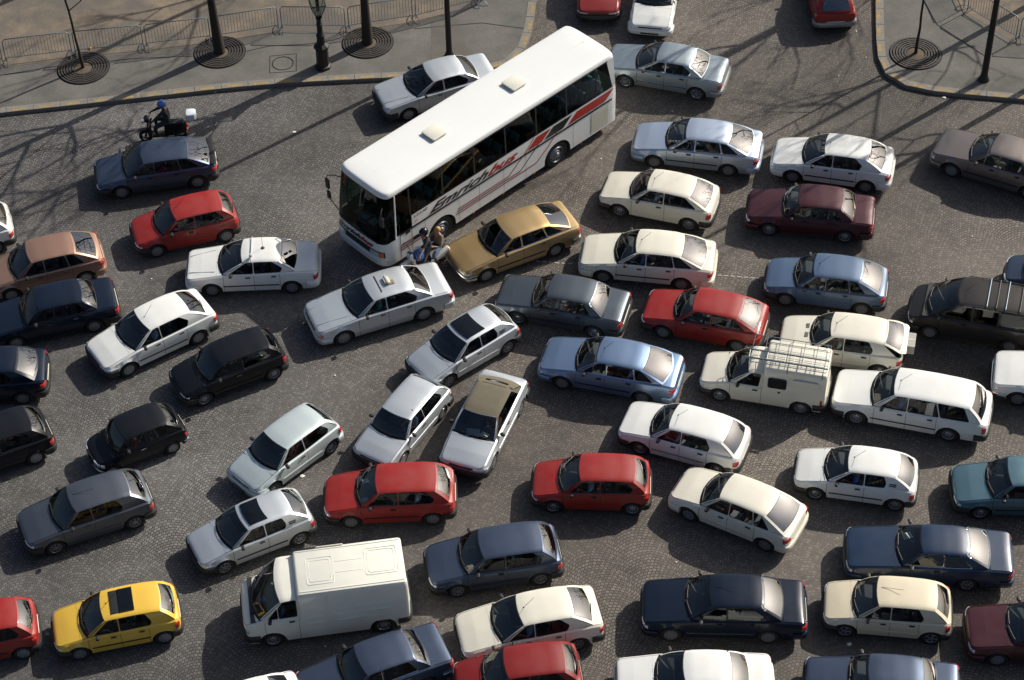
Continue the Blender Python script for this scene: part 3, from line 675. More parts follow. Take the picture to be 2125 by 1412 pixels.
ty('large_saloon', L=4.74, W=1.75, H=1.43, wb=2.80, fo=.84, hood=[(0, .68), (.05, .77), (.6, .85), (1.42, .95)], xa=1.42, xrf=2.04, xrr=3.38, zrr=1.385, xcb=3.98, sedan=True,
   deck=[(3.98, .99), (4.60, .95), (4.70, .88), (4.74, .6)], wr=1.25, doors=[1.40, 2.42, 3.34],
   win=[[(1.64, 'b'), (2.12, 't'), (2.39, 't'), (2.39, 'b')], [(2.45, 'b'), (2.45, 't'), (3.12, 't'), (3.46, 1.12), (3.40, 'b')]], rmargin=(.90, .06, .92), wheel='cap', fn=4.5, rn=5.5, r=.31, tz=(.64, .84, 30))
ty('boxy_saloon', L=4.30, W=1.66, H=1.38, wb=2.57, fo=.82, hood=[(0, .64), (.05, .73), (.6, .80), (1.30, .90)], xa=1.30, xrf=1.78, xrr=3.16, zrr=1.335, xcb=3.6, sedan=True,
   deck=[(3.60, .95), (4.20, .93), (4.28, .86), (4.30, .6)], wr=1.19, doors=[1.24, 2.20, 3.06], bb=.10, bbr=.07,
   win=[[(1.48, 'b'), (1.86, 't'), (2.17, 't'), (2.17, 'b')], [(2.23, 'b'), (2.23, 't'), (2.98, 't'), (3.22, 'b')]], rmargin=(.92, .05, .94), wheel='steel', fn=6, rn=7, tz=(.62, .84, 22))
ty('coupe', L=4.88, W=1.73, H=1.36, wb=2.63, fo=.92, hood=[(0, .64), (.05, .73), (.7, .82), (1.62, .92)], xa=1.62, xrf=2.22, xrr=3.44, zrr=1.31, xcb=4.1, sedan=True,
   deck=[(4.10, .97), (4.76, .94), (4.85, .87), (4.88, .6)], wr=1.14, doors=[1.60, 2.82],
   win=[[(1.82, 'b'), (2.29, 't'), (2.78, 't'), (2.78, 'b')], [(2.82, 'b'), (2.82, 't'), (3.26, 't'), (3.62, 'b')]], rmargin=(.92, .06, .93), wheel='alloy8', fn=4.5, tz=(.64, .82, 24), strip=False)
ty('estate', L=4.90, W=1.73, H=1.50, wb=2.88, fo=.85, hood=[(0, .66), (.05, .75), (.6, .83), (1.34, .94)], xa=1.34, xrf=1.92, xrr=4.24, zrr=1.45, xcb=4.64,
   deck=[(4.64, .97), (4.80, .93), (4.88, .86), (4.9, .6)], wr=1.28, doors=[1.36, 2.36, 3.30],
   win=[[(1.56, 'b'), (2.0, 't'), (2.33, 't'), (2.33, 'b')], [(2.39, 'b'), (2.39, 't'), (3.20, 't'), (3.34, 'b')], [(3.41, 'b'), (3.27, 't'), (4.06, 't'), (4.28, 'b')]], rmargin=(.84, .08, .92), wheel='steel', r=.31, tz=(.62, .86, 55))
ty('mini', L=3.05, W=1.41, H=1.34, wb=2.04, fo=.42, r=.25, sill=.24, hood=[(0, .58), (.08, .68), (.4, .76), (.78, .86)], xa=.78, xrf=1.08, xrr=2.42, zrr=1.28, xcb=2.86,
   deck=[(2.86, .86), (2.95, .82), (3.02, .74), (3.05, .60)], ra=.22, wr=1.12, doors=[.84, 1.72], bump=dict(z=(.34, .42), zr=(.36, .44), p=.035, xs=.2),
   win=w3(.80, 1.10, 1.68, [(2.26, 't'), (2.46, 'b')], .12), rmargin=(.84, .14, .90), wheel='cap', fn=3, rn=4, strip=False, tz=(.55, .70, 66), lz=(.52, .64))
ty('people_carrier', L=4.25, W=1.78, H=1.66, wb=2.58, fo=.80, hood=[(0, .62), (.06, .72), (.4, .86), (.78, 1.0)], xa=.78, xrf=1.62, xrr=3.92, zrr=1.60, xcb=4.14,
   deck=[(4.14, 1.02), (4.19, .98), (4.23, .9), (4.25, .6)], wr=1.36, doors=[1.02, 2.04], bb=.22, bt=.12,
   win=[[(1.05, 'b'), (1.72, 't'), (2.02, 't'), (2.02, 'b')], [(2.10, 'b'), (2.10, 't'), (2.86, 't'), (2.86, 'b')], [(2.92, 'b'), (2.92, 't'), (3.76, 't'), (3.80, 'b')]], rmargin=(.84, .08, .9), wheel='cap', fn=3.2, tz=(.7, .95, 62), seatx=1.7)
ty('soft_top', L=3.98, W=1.63, H=1.39, wb=2.40, fo=.80, hood=[(0, .64), (.06, .71), (.5, .80), (1.14, .90)], xa=1.14, xrf=1.72, xrr=2.98, zrr=1.33, xcb=3.52,
   deck=[(3.52, .97), (3.80, .94), (3.94, .88), (3.98, .6)], wr=1.16, doors=[1.12, 2.24], soft=True, bb=.10,
   win=[[(1.30, 'b'), (1.80, 't'), (2.9, 't'), (3.15, 'b')]], rmargin=(.62, .62, .84), wheel='alloy8', sedan=True, tz=(.62, .80, 40))
ty('delivery_van', L=4.05, W=1.57, H=1.46, wb=2.58, fo=.70, hood=[(0, .60), (.06, .70), (.45, .79), (1.0, .92)], xa=1.0, xrf=1.56, xrr=2.20, zrr=1.45, xcb=2.42,
   deck=[(2.42, .93), (3.95, .93), (4.02, .9), (4.05, .6)], wr=1.20, doors=[1.0, 2.0],
   win=[[(1.20, 'b'), (1.66, 't'), (1.94, 't'), (1.88, 'b')]], rmargin=(.3, .3, .7), wheel='steel', sedan=True, rear_seat=False, tz=(.55, .80, 62), strip=False)
ty('panel_van', L=4.84, W=1.90, H=1.96, wb=3.20, fo=.80, r=.31, hood=[(0, .92), (.06, 1.02), (.2, 1.08), (.52, 1.18)], xa=.52, xrf=1.14, xrr=1.84, zrr=1.95, xcb=1.90,
   deck=[(1.90, 1.2), (4.7, 1.2), (4.80, 1.16), (4.84, .8)], wr=1.66, doors=[.62, 1.60], bb=.22, bt=.12, fa=.28,
   win=[[(.74, 'b'), (1.00, 1.62), (1.0, 'b')], [(1.05, 'b'), (1.05, 1.64), (1.18, 't'), (1.56, 't'), (1.56, 'b')]], rmargin=(.3, .3, .7), wheel='steel', sedan=True, rear_seat=False,
   tz=(.62, .9, 66), strip=False, seatx=1.25, lz=(.70, .88), bump=dict(z=(.36, .60), zr=(.40, .58), p=.06))
_tc = {}
def tpl(name):
    if name not in _tc: _tc[name] = car_tpl(TY[name])
    return _tc[name]
DEF = dict(IND='lamp_clear', PAINT='white_paint', TRIM='black_plastic', WTRIM='black_plastic', BUMPER='black_plastic', GRILLE='black_plastic', STRIP='black_plastic', SEAT='seat_grey',
           MIRROR='black_plastic', HANDLE='black_plastic', SHELF='interior_dark', DASH='interior_dark', PLATE='plate_white', SOFT='soft_top', SOFTSIDE='soft_top')
CARS = {}
def place_car(cid, kind, F, R, colour, label, cat='car', group='cars in the traffic jam', name='car', near=-1, rim=None, k=1.0, **ov):
    """F and R: where the wheel hubs on the near side show in the photograph, front and rear"""
    T = tpl(kind); P = T['P']; r = P.get('r', .29)
    f, b = at(F[0], F[1], r), at(R[0], R[1], r); m = (f + b) / 2; d = (b - f); ang = atan2(d.y, d.x)
    off = Vector((-sin(ang), cos(ang), 0)) * (P['W'] / 2 - .05) * (-near) * k; c = m + off
    root = bpy.data.objects.new(name, None); root.empty_display_size = .3; col.objects.link(root)
    root.location = (c.x, c.y, 0); root.rotation_euler = (0, 0, ang); root.scale = (k, k, k); tag(root, label, cat, group)
    over = dict(DEF); over['PAINT'] = colour; over.update(ov)
    for q_ in ('BUMPER', 'MIRROR', 'STRIP'):
        if over.get(q_) == 'PAINT': over[q_] = colour
    objs = []
    for nm, me, par, loc, rot in T['parts']:
        if rim and nm == 'rim': me = wheels(r, .175, rim)[1]
        objs.append(link(nm, me, root if par is None else objs[par], loc, rot, over))
    CARS[cid] = (root, T, objs, over)
    return root
def extra(cid, name, mb, smooth=40, parent=None):
    root, T, objs, over = CARS[cid]
    return link(name, mb.mesh(name, smooth), parent or root, over=over)
G = 'cars in the traffic jam'

# ------------------------------------------------------------------ ground
def sheet(name, pts, z, m, parent=None):
    me = bpy.data.meshes.new(name); me.from_pydata([(p[0], p[1], z) for p in pts], [], [tuple(range(len(pts)))]); me.materials.append(M[m]); me['keys'] = m
    o = bpy.data.objects.new(name, me); col.objects.link(o)
    if parent: o.parent = parent
    return o
tag(sheet('road', [(-300, -100), (300, -100), (300, 400), (-300, 400)], 0, 'granite_setts'), kind='structure')

# ------------------------------------------------------------------ the traffic
Wt, Iv = 'white_paint', 'ivory_paint'
place_car('bx', 'boxy_fastback', (251.3, 400), (412, 377.7), 'slate_blue_paint', 'slate blue boxy hatchback with a black tail spoiler, beside the rider in the blue helmet', rim='cap', STRIP='PAINT')
place_car('merc_behind', 'saloon', (848.7, 237.9), (989, 200), 'silver_paint', 'pale silver saloon between the kerb and the long side of the coach', WTRIM='rim_grey', STRIP='PAINT')
place_car('silver_top', 'saloon', (1297.9, 169.5), (1445, 194.8), 'grey_silver_paint', 'grey silver saloon with chrome rear bumper just behind the tail of the coach', WTRIM='chrome', BUMPER='rim_grey', STRIP='chrome', rim='alloy8')
place_car('blue_silver', 'fastback', (1358.3, 336), (1510.5, 354), 'pale_blue_silver_paint', 'pale blue metallic hatchback with three side windows, below the grey silver saloon', WTRIM='rim_grey', BUMPER='PAINT')
place_car('white3', 'pointed_hatch', (1286.6, 438), (1428, 466), Iv, 'off white three door hatchback with black rear corner trim, above the white liftback', rim='steel', STRIP='PAINT')
place_car('r19_right', 'liftback', (1645.3, 367.3), (1795.5, 388), Wt, 'clean white five door hatchback directly above the maroon saloon', group=G, BUMPER='PAINT')
place_car('bmw_right', 'large_saloon', (1984, 357), (2125, 399), 'taupe_paint', 'brownish silver saloon cut off by the right edge, just below the right hand pavement', WTRIM='black_plastic', BUMPER='PAINT')
place_car('white_edge', 'square_hatch', (-158, 545), (-10, 515), Wt, 'white hatchback of which only the rear corner shows at the left edge')
place_car('red_up', 'small_hatch', (328.6, 521.3), (467.5, 490), 'red_paint', 'small red three door hatchback with its driver window open, above the white taxi', rim='cap', STRIP='PAINT')
place_car('copper', 'old_hatch5', (20.8, 613.5), (181.4, 576), 'copper_paint', 'dusty pinkish brown five door hatchback at the left edge', BUMPER='PAINT', STRIP='PAINT')
place_car('navy_saloon_left', 'boxy_saloon', (35, 712), (194.8, 677.4), 'blue_black_paint', 'blue black saloon beside the pinkish brown hatchback at the left edge', rim='cap')
place_car('r19_left', 'liftback', (266.2, 768), (413.4, 699.7), Wt, 'white five door hatchback with large tinted rear window, in front of the small black hatchback', MIRROR='black_plastic')
place_car('taxi', 'saloon', (440.7, 603), (606, 596.5), Wt, 'white saloon taxi with a bar and aerial on its roof and a dark rear window', cat='taxi', BUMPER='PAINT', rim='cap')
place_car('black_hatch', 'small_hatch', (422.9, 830), (571, 775), 'black_paint', 'small black three door hatchback with bright silver hubcaps', BUMPER='black_plastic', rim='steel', STRIP='PAINT', side_glass='roof_glass')
place_car('black_edge_up', 'liftback', (-120, 842), (47.6, 827), 'blue_black_paint', 'blue black hatchback cut off by the left edge, rear window reflecting the pale sky', rim='cap')
place_car('black_edge_low', 'square_hatch', (-80, 1004), (69.9, 952), 'black_paint', 'black square hatchback cut off by the left edge, its grey roof catching the sky', rim='cap', side_glass='roof_glass')
place_car('mini', 'mini', (237, 978), (355.4, 931), 'black_paint', 'tiny rounded black car with a slim chrome front bumper', BUMPER='chrome', HANDLE='chrome', rim='cap')
place_car('grey_hatch', 'square_hatch5', (115.4, 1137.7), (281, 1084), 'dark_grey_paint', 'dark grey metallic hatchback below the tiny rounded black car', rim='alloy8', STRIP='PAINT')
place_car('yellow', 'small_hatch5', (162, 1357.8), (346.5, 1322), 'yellow_paint', 'bright yellow hatchback with its glass sunroof slid half open', rim='cap')
place_car('red_edge', 'small_hatch', (-124, 1389), (46, 1356), 'red_paint', 'red hatchback cut off by the left edge, in front of the yellow car', BUMPER='black_plastic')
place_car('white_bottom_left', 'liftback', (418, 1575), (578, 1526), Wt, 'white car showing only its roof edge at the bottom, below the white panel van')
place_car('taxi2', 'large_saloon', (713.4, 701.8), (880.5, 652), 'silver_paint', 'silver saloon taxi with its roof sign covered, in front of the coach', cat='taxi', WTRIM='black_plastic', BUMPER='PAINT', IND='lamp_orange', STRIP='PAINT')
place_car('205_glass', 'vented_hatch', (936, 789), (1049, 723.5), 'silver_paint', 'silver hatchback with a big glass roof, below the silver taxi', rim='alloy8', STRIP='PAINT')
place_car('samba', 'small_hatch', (572, 1013), (684.2, 931), 'silver_green_paint', 'pale greenish silver small hatchback with no sunroof, above the one with an open sunroof', BUMPER='PAINT', rim='steel', STRIP='PAINT')
place_car('golf_silver', 'square_hatch', (836, 953), (919.2, 855), 'silver_paint', 'silver square hatchback pointing down at the red hatchback, beside the soft top', rim='cap', k=.92, STRIP='PAINT')
place_car('cabrio', 'soft_top', (1024.7, 957.9), (1079.8, 847.9), 'silver_paint', 'silver convertible with its olive fabric roof up and papers on the dashboard', SOFT='soft_top', rim='alloy8', STRIP='PAINT')
place_car('gold', 'fastback', (1010.5, 571.8), (1152.2, 519.8), 'gold_paint', 'gold hatchback with a thin chrome bumper, beside the motorcycle and the coach', BUMPER='chrome', HANDLE='chrome', WTRIM='chrome')
place_car('grey_saloon', 'boxy_saloon', (1075.5, 661), (1231, 689.3), 'steel_grey_paint', 'grey saloon with smudged dust marks on its bonnet, left of the red pointed hatchback')
place_car('white_lift', 'fastback', (1254.8, 574.8), (1411, 589.7), Iv, 'off white liftback whose lower flank reflects the red car below it', BUMPER='PAINT')
place_car('red_fiesta', 'pointed_hatch', (1375.2, 689.3), (1529.9, 719), 'red_paint', 'red three door hatchback with pale rear bumper, right of the grey saloon', STRIP='PAINT')
place_car('blue_big', 'fastback', (1162.6, 794.3), (1336.6, 827), 'blue_metal_paint', 'mid blue metallic large hatchback with a bulging glass rear window and chrome trim', WTRIM='chrome', BUMPER='PAINT')
place_car('express', 'delivery_van', (1488.3, 819.6), (1666, 848), Iv, 'small white box van carrying a ladder on a roof rack', cat='van', group='vans in the traffic jam', name='van')
place_car('horizon', 'square_hatch5', (1664, 747), (1822.2, 769.6), Iv, 'off white hatchback driving with its tailgate raised over a box', rim='steel', STRIP='PAINT')
place_car('blue_flat', 'old_hatch5', (1630.4, 622.4), (1786.6, 641.7), 'flat_blue_paint', 'flat blue five door hatchback left of the dark people carrier', HANDLE='chrome', STRIP='PAINT')
place_car('maroon', 'boxy_saloon', (1594, 476.6), (1754.7, 492.4), 'maroon_paint', 'maroon boxy saloon with smudges on its boot lid', BUMPER='PAINT', STRIP='PAINT')
place_car('espace', 'people_carrier', (1930, 690), (2093, 719), 'brown_black_paint', 'dark brown people carrier with bars across its roof, cut off by the right edge', side_glass='roof_glass')
place_car('grey_edge', 'mini', (2106, 606), (2230, 628), 'slate_blue_paint', 'dark blue car showing only its dusty rounded bonnet above the dark people carrier', rim='cap')
place_car('estate', 'estate', (1783.6, 868.7), (1960.5, 901.4), Wt, 'long white estate car right of the small box van')
place_car('white_edge_r', 'large_saloon', (2121, 830), (2290, 852), Wt, 'white car nose at the right edge, level with the long estate car', BUMPER='chrome')
place_car('golf_white', 'square_hatch5', (1327.7, 931), (1485.3, 974.3), Wt, 'white five door square hatchback below the mid blue large hatchback', STRIP='rim_grey')
place_car('red_small', 'small_hatch', (1148, 1052), (1312, 1057), 'red_paint', 'red rounded three door hatchback in the middle gap, alone on the open setts', rim='steel', STRIP='PAINT')
place_car('visa', 'old_hatch5', (1424.3, 1066.3), (1592.3, 1133.3), Iv, 'off white old five door hatchback turned towards the upper left, above the blue black saloon', BUMPER='PAINT', STRIP='PAINT')
place_car('205_white', 'vented_hatch', (1690, 1024.8), (1858, 1048.6), Wt, 'white three door hatchback with side vents and yellow things in its rear window', rim='steel')
place_car('teal', 'square_hatch', (2034.9, 1064.9), (2205, 1068), 'dark_teal_paint', 'grey teal car with a squared bonnet cut off by the right edge', rim='steel')
place_car('bmw6', 'coupe', (1822, 1203), (2003.7, 1213.6), 'navy_paint', 'long navy coupe with a chrome line round its side windows', WTRIM='chrome', BUMPER='PAINT', side_glass='roof_glass')
place_car('r5', 'small_hatch5', (1752, 1309), (1933.8, 1325), 'cream_paint', 'cream five door hatchback with a grille stamped in its bonnet', rim='alloy', STRIP='PAINT')
place_car('p605', 'large_saloon', (1394.6, 1317.7), (1591.8, 1322.7), 'blue_black_paint', 'blue black saloon with a thin bright strip along its doors', STRIP='chrome', BUMPER='PAINT', rim='cap', side_glass='roof_glass')
place_car('maroon_edge', 'saloon', (2073.6, 1369.7), (2262, 1375), 'maroon_paint', 'maroon car with rounded bonnet cut off by the right edge, low in the picture', BUMPER='PAINT')
place_car('dark_bottom', 'boxy_saloon', (1735, 1478), (1915, 1492), 'slate_blue_paint', 'slate blue saloon cut off by the bottom edge, right of the white saloon')
place_car('white_bottom', 'saloon', (1348, 1478), (1532, 1478), Wt, 'white saloon cut off by the bottom edge, below the blue black saloon', BUMPER='PAINT')
place_car('r19_bottom', 'liftback', (1018.8, 1369.7), (1199.2, 1337), Iv, 'off white five door hatchback between the white panel van and the blue black saloon', rim='alloy8')
place_car('red_bottom', 'small_hatch', (1003, 1472), (1170, 1452), 'dark_red_paint', 'red hatchback cut off by the bottom edge, below the off white five door hatchback')
place_car('navy_bottom', 'boxy_saloon', (714, 1478), (876, 1422), 'slate_blue_paint', 'slate blue saloon with a chrome edged boot below the white panel van', WTRIM='chrome', BUMPER='chrome')
place_car('trafic', 'panel_van', (568, 1328), (796, 1298), 'van_white_paint', 'white panel van with a ribbed high roof and blank sides', cat='van', group='vans in the traffic jam', name='van', STRIP='PAINT')
place_car('blue_hatch', 'square_hatch', (948, 1227), (1124, 1201.7), 'slate_blue_paint', 'slate blue three door hatchback behind the white panel van', rim='alloy8')
place_car('205_sun', 'vented_hatch', (463.9, 1179.4), (625.6, 1116.9), 'silver_paint', 'pale silver three door hatchback with an open sunroof, left of the red square hatchback', rim='alloy8')
place_car('golf_red', 'square_hatch', (727, 1084), (900.4, 1077), 'red_paint', 'red square hatchback with yellow sheets in its rear window, above the white panel van', rim='cap')
# seen end on at the top of the picture
def place_end(cid, kind, px, py, up, colour, label, rear=False, **ov):
    """px, py: middle of the bumper nearest to the photographer at its foot; up: a pixel further along the car"""
    T = tpl(kind); P = T['P']; a = at(px, py, .3); b = at(up[0], up[1], .3); d = (b - a).normalized()
    L = P['L']; ang = atan2(d.y, d.x)
    if rear: c = a + d * (L - T['xc']); ang += pi
    else: c = a + d * T['xc']
    root = bpy.data.objects.new('car', None); col.objects.link(root); root.location = (c.x, c.y, 0); root.rotation_euler = (0, 0, ang)
    tag(root, label, 'car', G); over = dict(DEF); over['PAINT'] = colour; over.update(ov)
    if over['BUMPER'] == 'PAINT': over['BUMPER'] = colour
    objs = []
    for nm, me, par, loc, rot in T['parts']: objs.append(link(nm, me, root if par is None else objs[par], loc, rot, over))
    CARS[cid] = (root, T, objs, over)
place_end('red_front', 'old_hatch5', 1241, 42, (1243, 0), 'dark_red_paint', 'dull red car facing the photographer, its front cut off by the top edge', BUMPER='black_plastic')
place_end('white_front', 'pointed_hatch', 1348, 72, (1362, 0), Wt, 'white car facing the photographer at the top edge, above the grey silver saloon', BUMPER='PAINT')
place_end('red_rear', 'small_hatch5', 1733, 58, (1718, 0), 'red_paint', 'red car seen from behind at the top edge, left of the right hand pavement', rear=True, BUMPER='rim_grey')
# ------------------------------------------------------------------ things on and in the cars
def local_roof(cid, x0, x1, y0, y1, dz, key, name, nx=6, ny=6, bowx=0):
    """a sheet that follows the roof of a car between x0 and x1 from the nose"""
    root, T, objs, over = CARS[cid]; P = T['P']; mb = MB(); rows = []
    for i in range(nx + 1):
        rw = []
        for j in range(ny + 1):
            y = y0 + (y1 - y0) * j / ny; x = x0 + (x1 - x0) * i / nx - bowx * (1 - (2 * j / ny - 1) ** 2); t = y / (P['wr'] / 2)
            rw.append((T['lx'](x), y, T['zroof'](x) + .020 * (1 - t * t) + dz))
        rows.append(rw)
    mb.grid(rows, key, True)
    n = len(rows[0])
    rim = rows[0] + [r[-1] for r in rows[1:]] + rows[-1][-2::-1] + [r[0] for r in rows[-2:0:-1]]
    k = len(rim); mb.add(rim + [(p[0], p[1], p[2] - dz - .01) for p in rim], [(i, (i + 1) % k, k + (i + 1) % k, k + i) for i in range(k)], key)
    return extra(cid, name, mb)
local_roof('205_glass', 1.72, 2.42, -.46, .46, .022, 'roof_glass', 'sunroof', bowx=.05)
local_roof('205_sun', 1.74, 2.30, -.44, .44, .020, 'roof_glass', 'sunroof', bowx=.05)
local_roof('yellow', 1.74, 2.00, -.42, .42, .010, 'dark_gap', 'roof_opening'); local_roof('yellow', 2.0, 2.42, -.42, .42, .030, 'roof_glass', 'sunroof')
local_roof('taxi2', 2.36, 2.40, -.40, .40, .006, 'black_plastic', 'sunroof_seam')
local_roof('cabrio', 2.96, 2.985, -.40, .40, .004, 'soft_top', 'roof_hem')
def aerial(cid, x, y, lean=.5, h=.5):
    root, T, objs, over = CARS[cid]; mb = MB(); z = T['zroof'](x) + .01
    mb.tube([(T['lx'](x), y, z), (T['lx'](x) + lean * h, y, z + h)], .006, 'black_plastic', 5); mb.lathe([(.025, 0), (.02, .02), (.001, .03)], 'black_plastic', 8, 'z', (T['lx'](x), y, z - .005)); extra(cid, 'aerial', mb)
for c in ('r19_right', 'r19_left', 'white3', '205_white', '205_sun', '205_glass', 'golf_white', 'horizon', 'estate', 'yellow', 'red_up', 'r19_bottom', 'blue_big', 'white_lift', 'espace', 'blue_flat'):
    aerial(c, TY[{'r19_right': 'liftback', 'r19_left': 'liftback', 'white3': 'pointed_hatch', '205_white': 'vented_hatch', '205_sun': 'vented_hatch', '205_glass': 'vented_hatch', 'golf_white': 'square_hatch5', 'horizon': 'square_hatch5', 'estate': 'estate', 'yellow': 'small_hatch5', 'red_up': 'small_hatch', 'r19_bottom': 'liftback', 'blue_big': 'fastback', 'white_lift': 'fastback', 'espace': 'people_carrier', 'blue_flat': 'old_hatch5'}[c]]['xrf'] + .10, .02, .8, .38)
for c in ('grey_hatch', 'p605', 'r5'):
    root, T, objs, over = CARS[c]; P = T['P']; mb = MB(); x = P['xrf'] + .06
    mb.tube([(T['lx'](x), .1, T['zroof'](x) + .02), (T['lx'](x) + .62, -.05, T['zroof'](x) + .16)], .006, 'black_plastic', 5); extra(c, 'aerial', mb)
# louvres behind the side glass of the three vented hatchbacks
for c in ('205_glass', '205_sun', '205_white'):
    root, T, objs, over = CARS[c]
    for s in (-1, 1):
        for z in (1.10, 1.04):
            mb = MB(); x = 2.86
            y = s * (T['Y'](x, z) + .004); mb.box(T['lx'](x), T['lx'](x + .22), y - .012, y + .012, z - .012, z + .012, 'black_plastic'); extra(c, 'air_vent', mb)
# tail spoiler of the boxy hatchback
mb = MB(); root, T, objs, over = CARS['bx']; mb.box(T['lx'](4.0), T['lx'](4.20), -.72, .72, .95, .985, 'black_plastic', .012)
for y in (-.6, .6): mb.box(T['lx'](4.08), T['lx'](4.14), y - .03, y + .03, .90, .96, 'black_plastic')
extra('bx', 'spoiler', mb)
# vents and grilles stamped in bonnets
for c, x0, y0, y1 in (('r5', .82, -.42, -.20), ('horizon', .80, -.30, -.08), ('horizon', .80, .10, .32), ('golf_red', .97, -.40, -.15), ('golf_red', .97, .15, .40), ('golf_white', .98, -.35, -.05), ('black_hatch', .72, -.35, -.12), ('express', .84, -.40, -.14), ('express', .84, .14, .40)):
    root, T, objs, over = CARS[c]; P = T['P']; x = x0
    for k in range(3):
        mb = MB(); z = interp(x, P['hood']) + .034; mb.box(T['lx'](x) - .012, T['lx'](x) + .012, y0, y1, z - .012, z + .004, 'black_plastic'); extra(c, 'bonnet_slot', mb); x += .04
# long crease seams along bonnets of the saloons
for c in ('merc_behind', 'taxi', 'taxi2'):
    root, T, objs, over = CARS[c]; P = T['P']
    for s in (-1, 1):
        mb = MB(); rows = []
        for i in range(8):
            x = .12 + (P['xa'] - P.get('bb', .17) - .25) * i / 7; y = s * (.40 + .13 * i / 7); z = interp(x, P['hood']) + .026
            rows.append([(T['lx'](x), y - .02, z - .012), (T['lx'](x), y, z + .004), (T['lx'](x), y + .02, z - .012)])
        mb.grid(rows, 'PAINT', True); extra(c, 'bonnet_crease', mb, 60)
# ---- delivery van: cargo box, roof rack; ladder
root, T, objs, over = CARS['express']; lx = T['lx']
def cargo(cid, x0, x1, hw, z0, z1, hwt, name, rnd=.10, key='PAINT'):
    root, T, objs, over = CARS[cid]; mb = MB(); rows = []; lx = T['lx']
    prof = [(hw, z0), (hw, (z0 + z1) / 2), (hwt + .02, z1 - rnd * 1.6), (hwt - .01, z1 - rnd * .7), (hwt - rnd * .45, z1 - rnd * .15), (hwt - rnd * 1.2, z1), (0, z1 + .015)]
    full = [(-y, z) for y, z in prof] + [(y, z) for y, z in prof[-2::-1]]
    for x, k, dz in ((x0, .93, -.06), (x0 + .03, .98, -.02), (x0 + .09, 1, 0), ((x0 + x1) / 2, 1, 0), (x1 - .09, 1, 0), (x1 - .03, .985, -.02), (x1, .96, -.06)):
        rows.append([(lx(x), y * k, z0 + (z - z0) * (z1 - z0 + dz) / (z1 - z0)) for y, z in full])
    mb.grid(rows, key, True); n = len(full)
    mb.add(rows[0], [tuple(range(n))], key); mb.add(rows[-1], [tuple(range(n - 1, -1, -1))], key)
    mb.outward((lx((x0 + x1) / 2), 0, (z0 + z1) / 2))
    return extra(cid, name, mb, 35)
cargo('express', 2.02, 4.0, .765, .60, 1.78, .66, 'cargo_body')
def patch_side(cid, name, x0, x1, z0, z1, y, key, r=.05, t=.008):
    root, T, objs, over = CARS[cid]; mb = MB(); h = roundpoly([(x0, z0), (x1, z0), (x1, z1), (x0, z1)], r); s = -1 if y < 0 else 1; n = len(h)
    mb.add([(T['lx'](x), y + s * t, z) for x, z in h] + [(T['lx'](x), y - s * .03, z) for x, z in h], [tuple(range(n))] + [(i, (i + 1) % n, n + (i + 1) % n, n + i) for i in range(n)], key)
    mb.outward((T['lx']((x0 + x1) / 2), 0, (z0 + z1) / 2)); return extra(cid, name, mb)
for s in (-1, 1):
    patch_side('express', 'window_surround', 2.18, 2.78, 1.02, 1.44, s * .762, 'black_plastic', .08, .004)
    patch_side('express', 'cargo_window', 2.21, 2.75, 1.05, 1.41, s * .765, 'lamp_dark', .07, .007)
    patch_side('express', 'pressed_panel', 2.95, 3.78, .92, 1.50, s * .752, 'PAINT', .08, .012)
patch_side('express', 'fuel_cap', 2.52, 2.60, .84, .91, -.775, 'black_plastic', .03, .01)
mb = MB(); zr = 1.90
for y in (-.60, .60): mb.tube([(lx(1.55), y, zr), (lx(3.95), y, zr)], .014, 'galvanised', 6)
for x in (1.55, 1.95, 2.35, 2.75, 3.15, 3.55, 3.95): mb.tube([(lx(x), -.6, zr), (lx(x), .6, zr)], .010, 'galvanised', 6)
for y in (-.3, 0, .3): mb.tube([(lx(1.95), y, zr), (lx(3.95), y, zr)], .008, 'galvanised', 5)
for x in (1.75, 2.75, 3.85):
    for y in (-.62, .62): mb.tube([(lx(x), y, zr), (lx(x), y * 1.10, 1.66 if x > 2 else 1.40)], .012, 'galvanised', 5)
for y in (-.6, .6): mb.tube([(lx(1.56), y, zr), (lx(1.56), y, zr + .12), (lx(1.70), y, zr + .12)], .010, 'galvanised', 5)
tag(extra('express', 'roof_rack', mb), 'thin metal roof rack')
def ladder(cid, x0, x1, y, z, yaw):
    root, T, objs, over = CARS[cid]; base = bpy.data.objects.new('ladder', None); col.objects.link(base)
    mw = Matrix.Translation(root.location) @ Matrix.Rotation(root.rotation_euler.z, 4, 'Z')
    base.location = mw @ Vector((T['lx']((x0 + x1) / 2), y, z)); base.rotation_euler = (0, 0, root.rotation_euler.z + yaw); h = (x1 - x0) / 2
    m1 = MB(); m1.box(-h, h, -.014, .014, -.03, .03, 'galvanised', .006); me = m1.mesh('rail', 40)
    for yy in (-.18, .18): link('rail', me, base, (0, yy, 0))
    m2 = MB(); m2.tube([(0, -.17, 0), (0, .17, 0)], .015, 'plate_white', 7); me = m2.mesh('rung', 40); k = int(2 * h / .28)
    for i in range(k): link('rung', me, base, (-h + .15 + i * .28, 0, 0))
    tag(base, 'metal ladder lying on the roof rack of the small box van', 'ladder')
ladder('express', 1.35, 3.98, -.30, 1.955, 0.0)
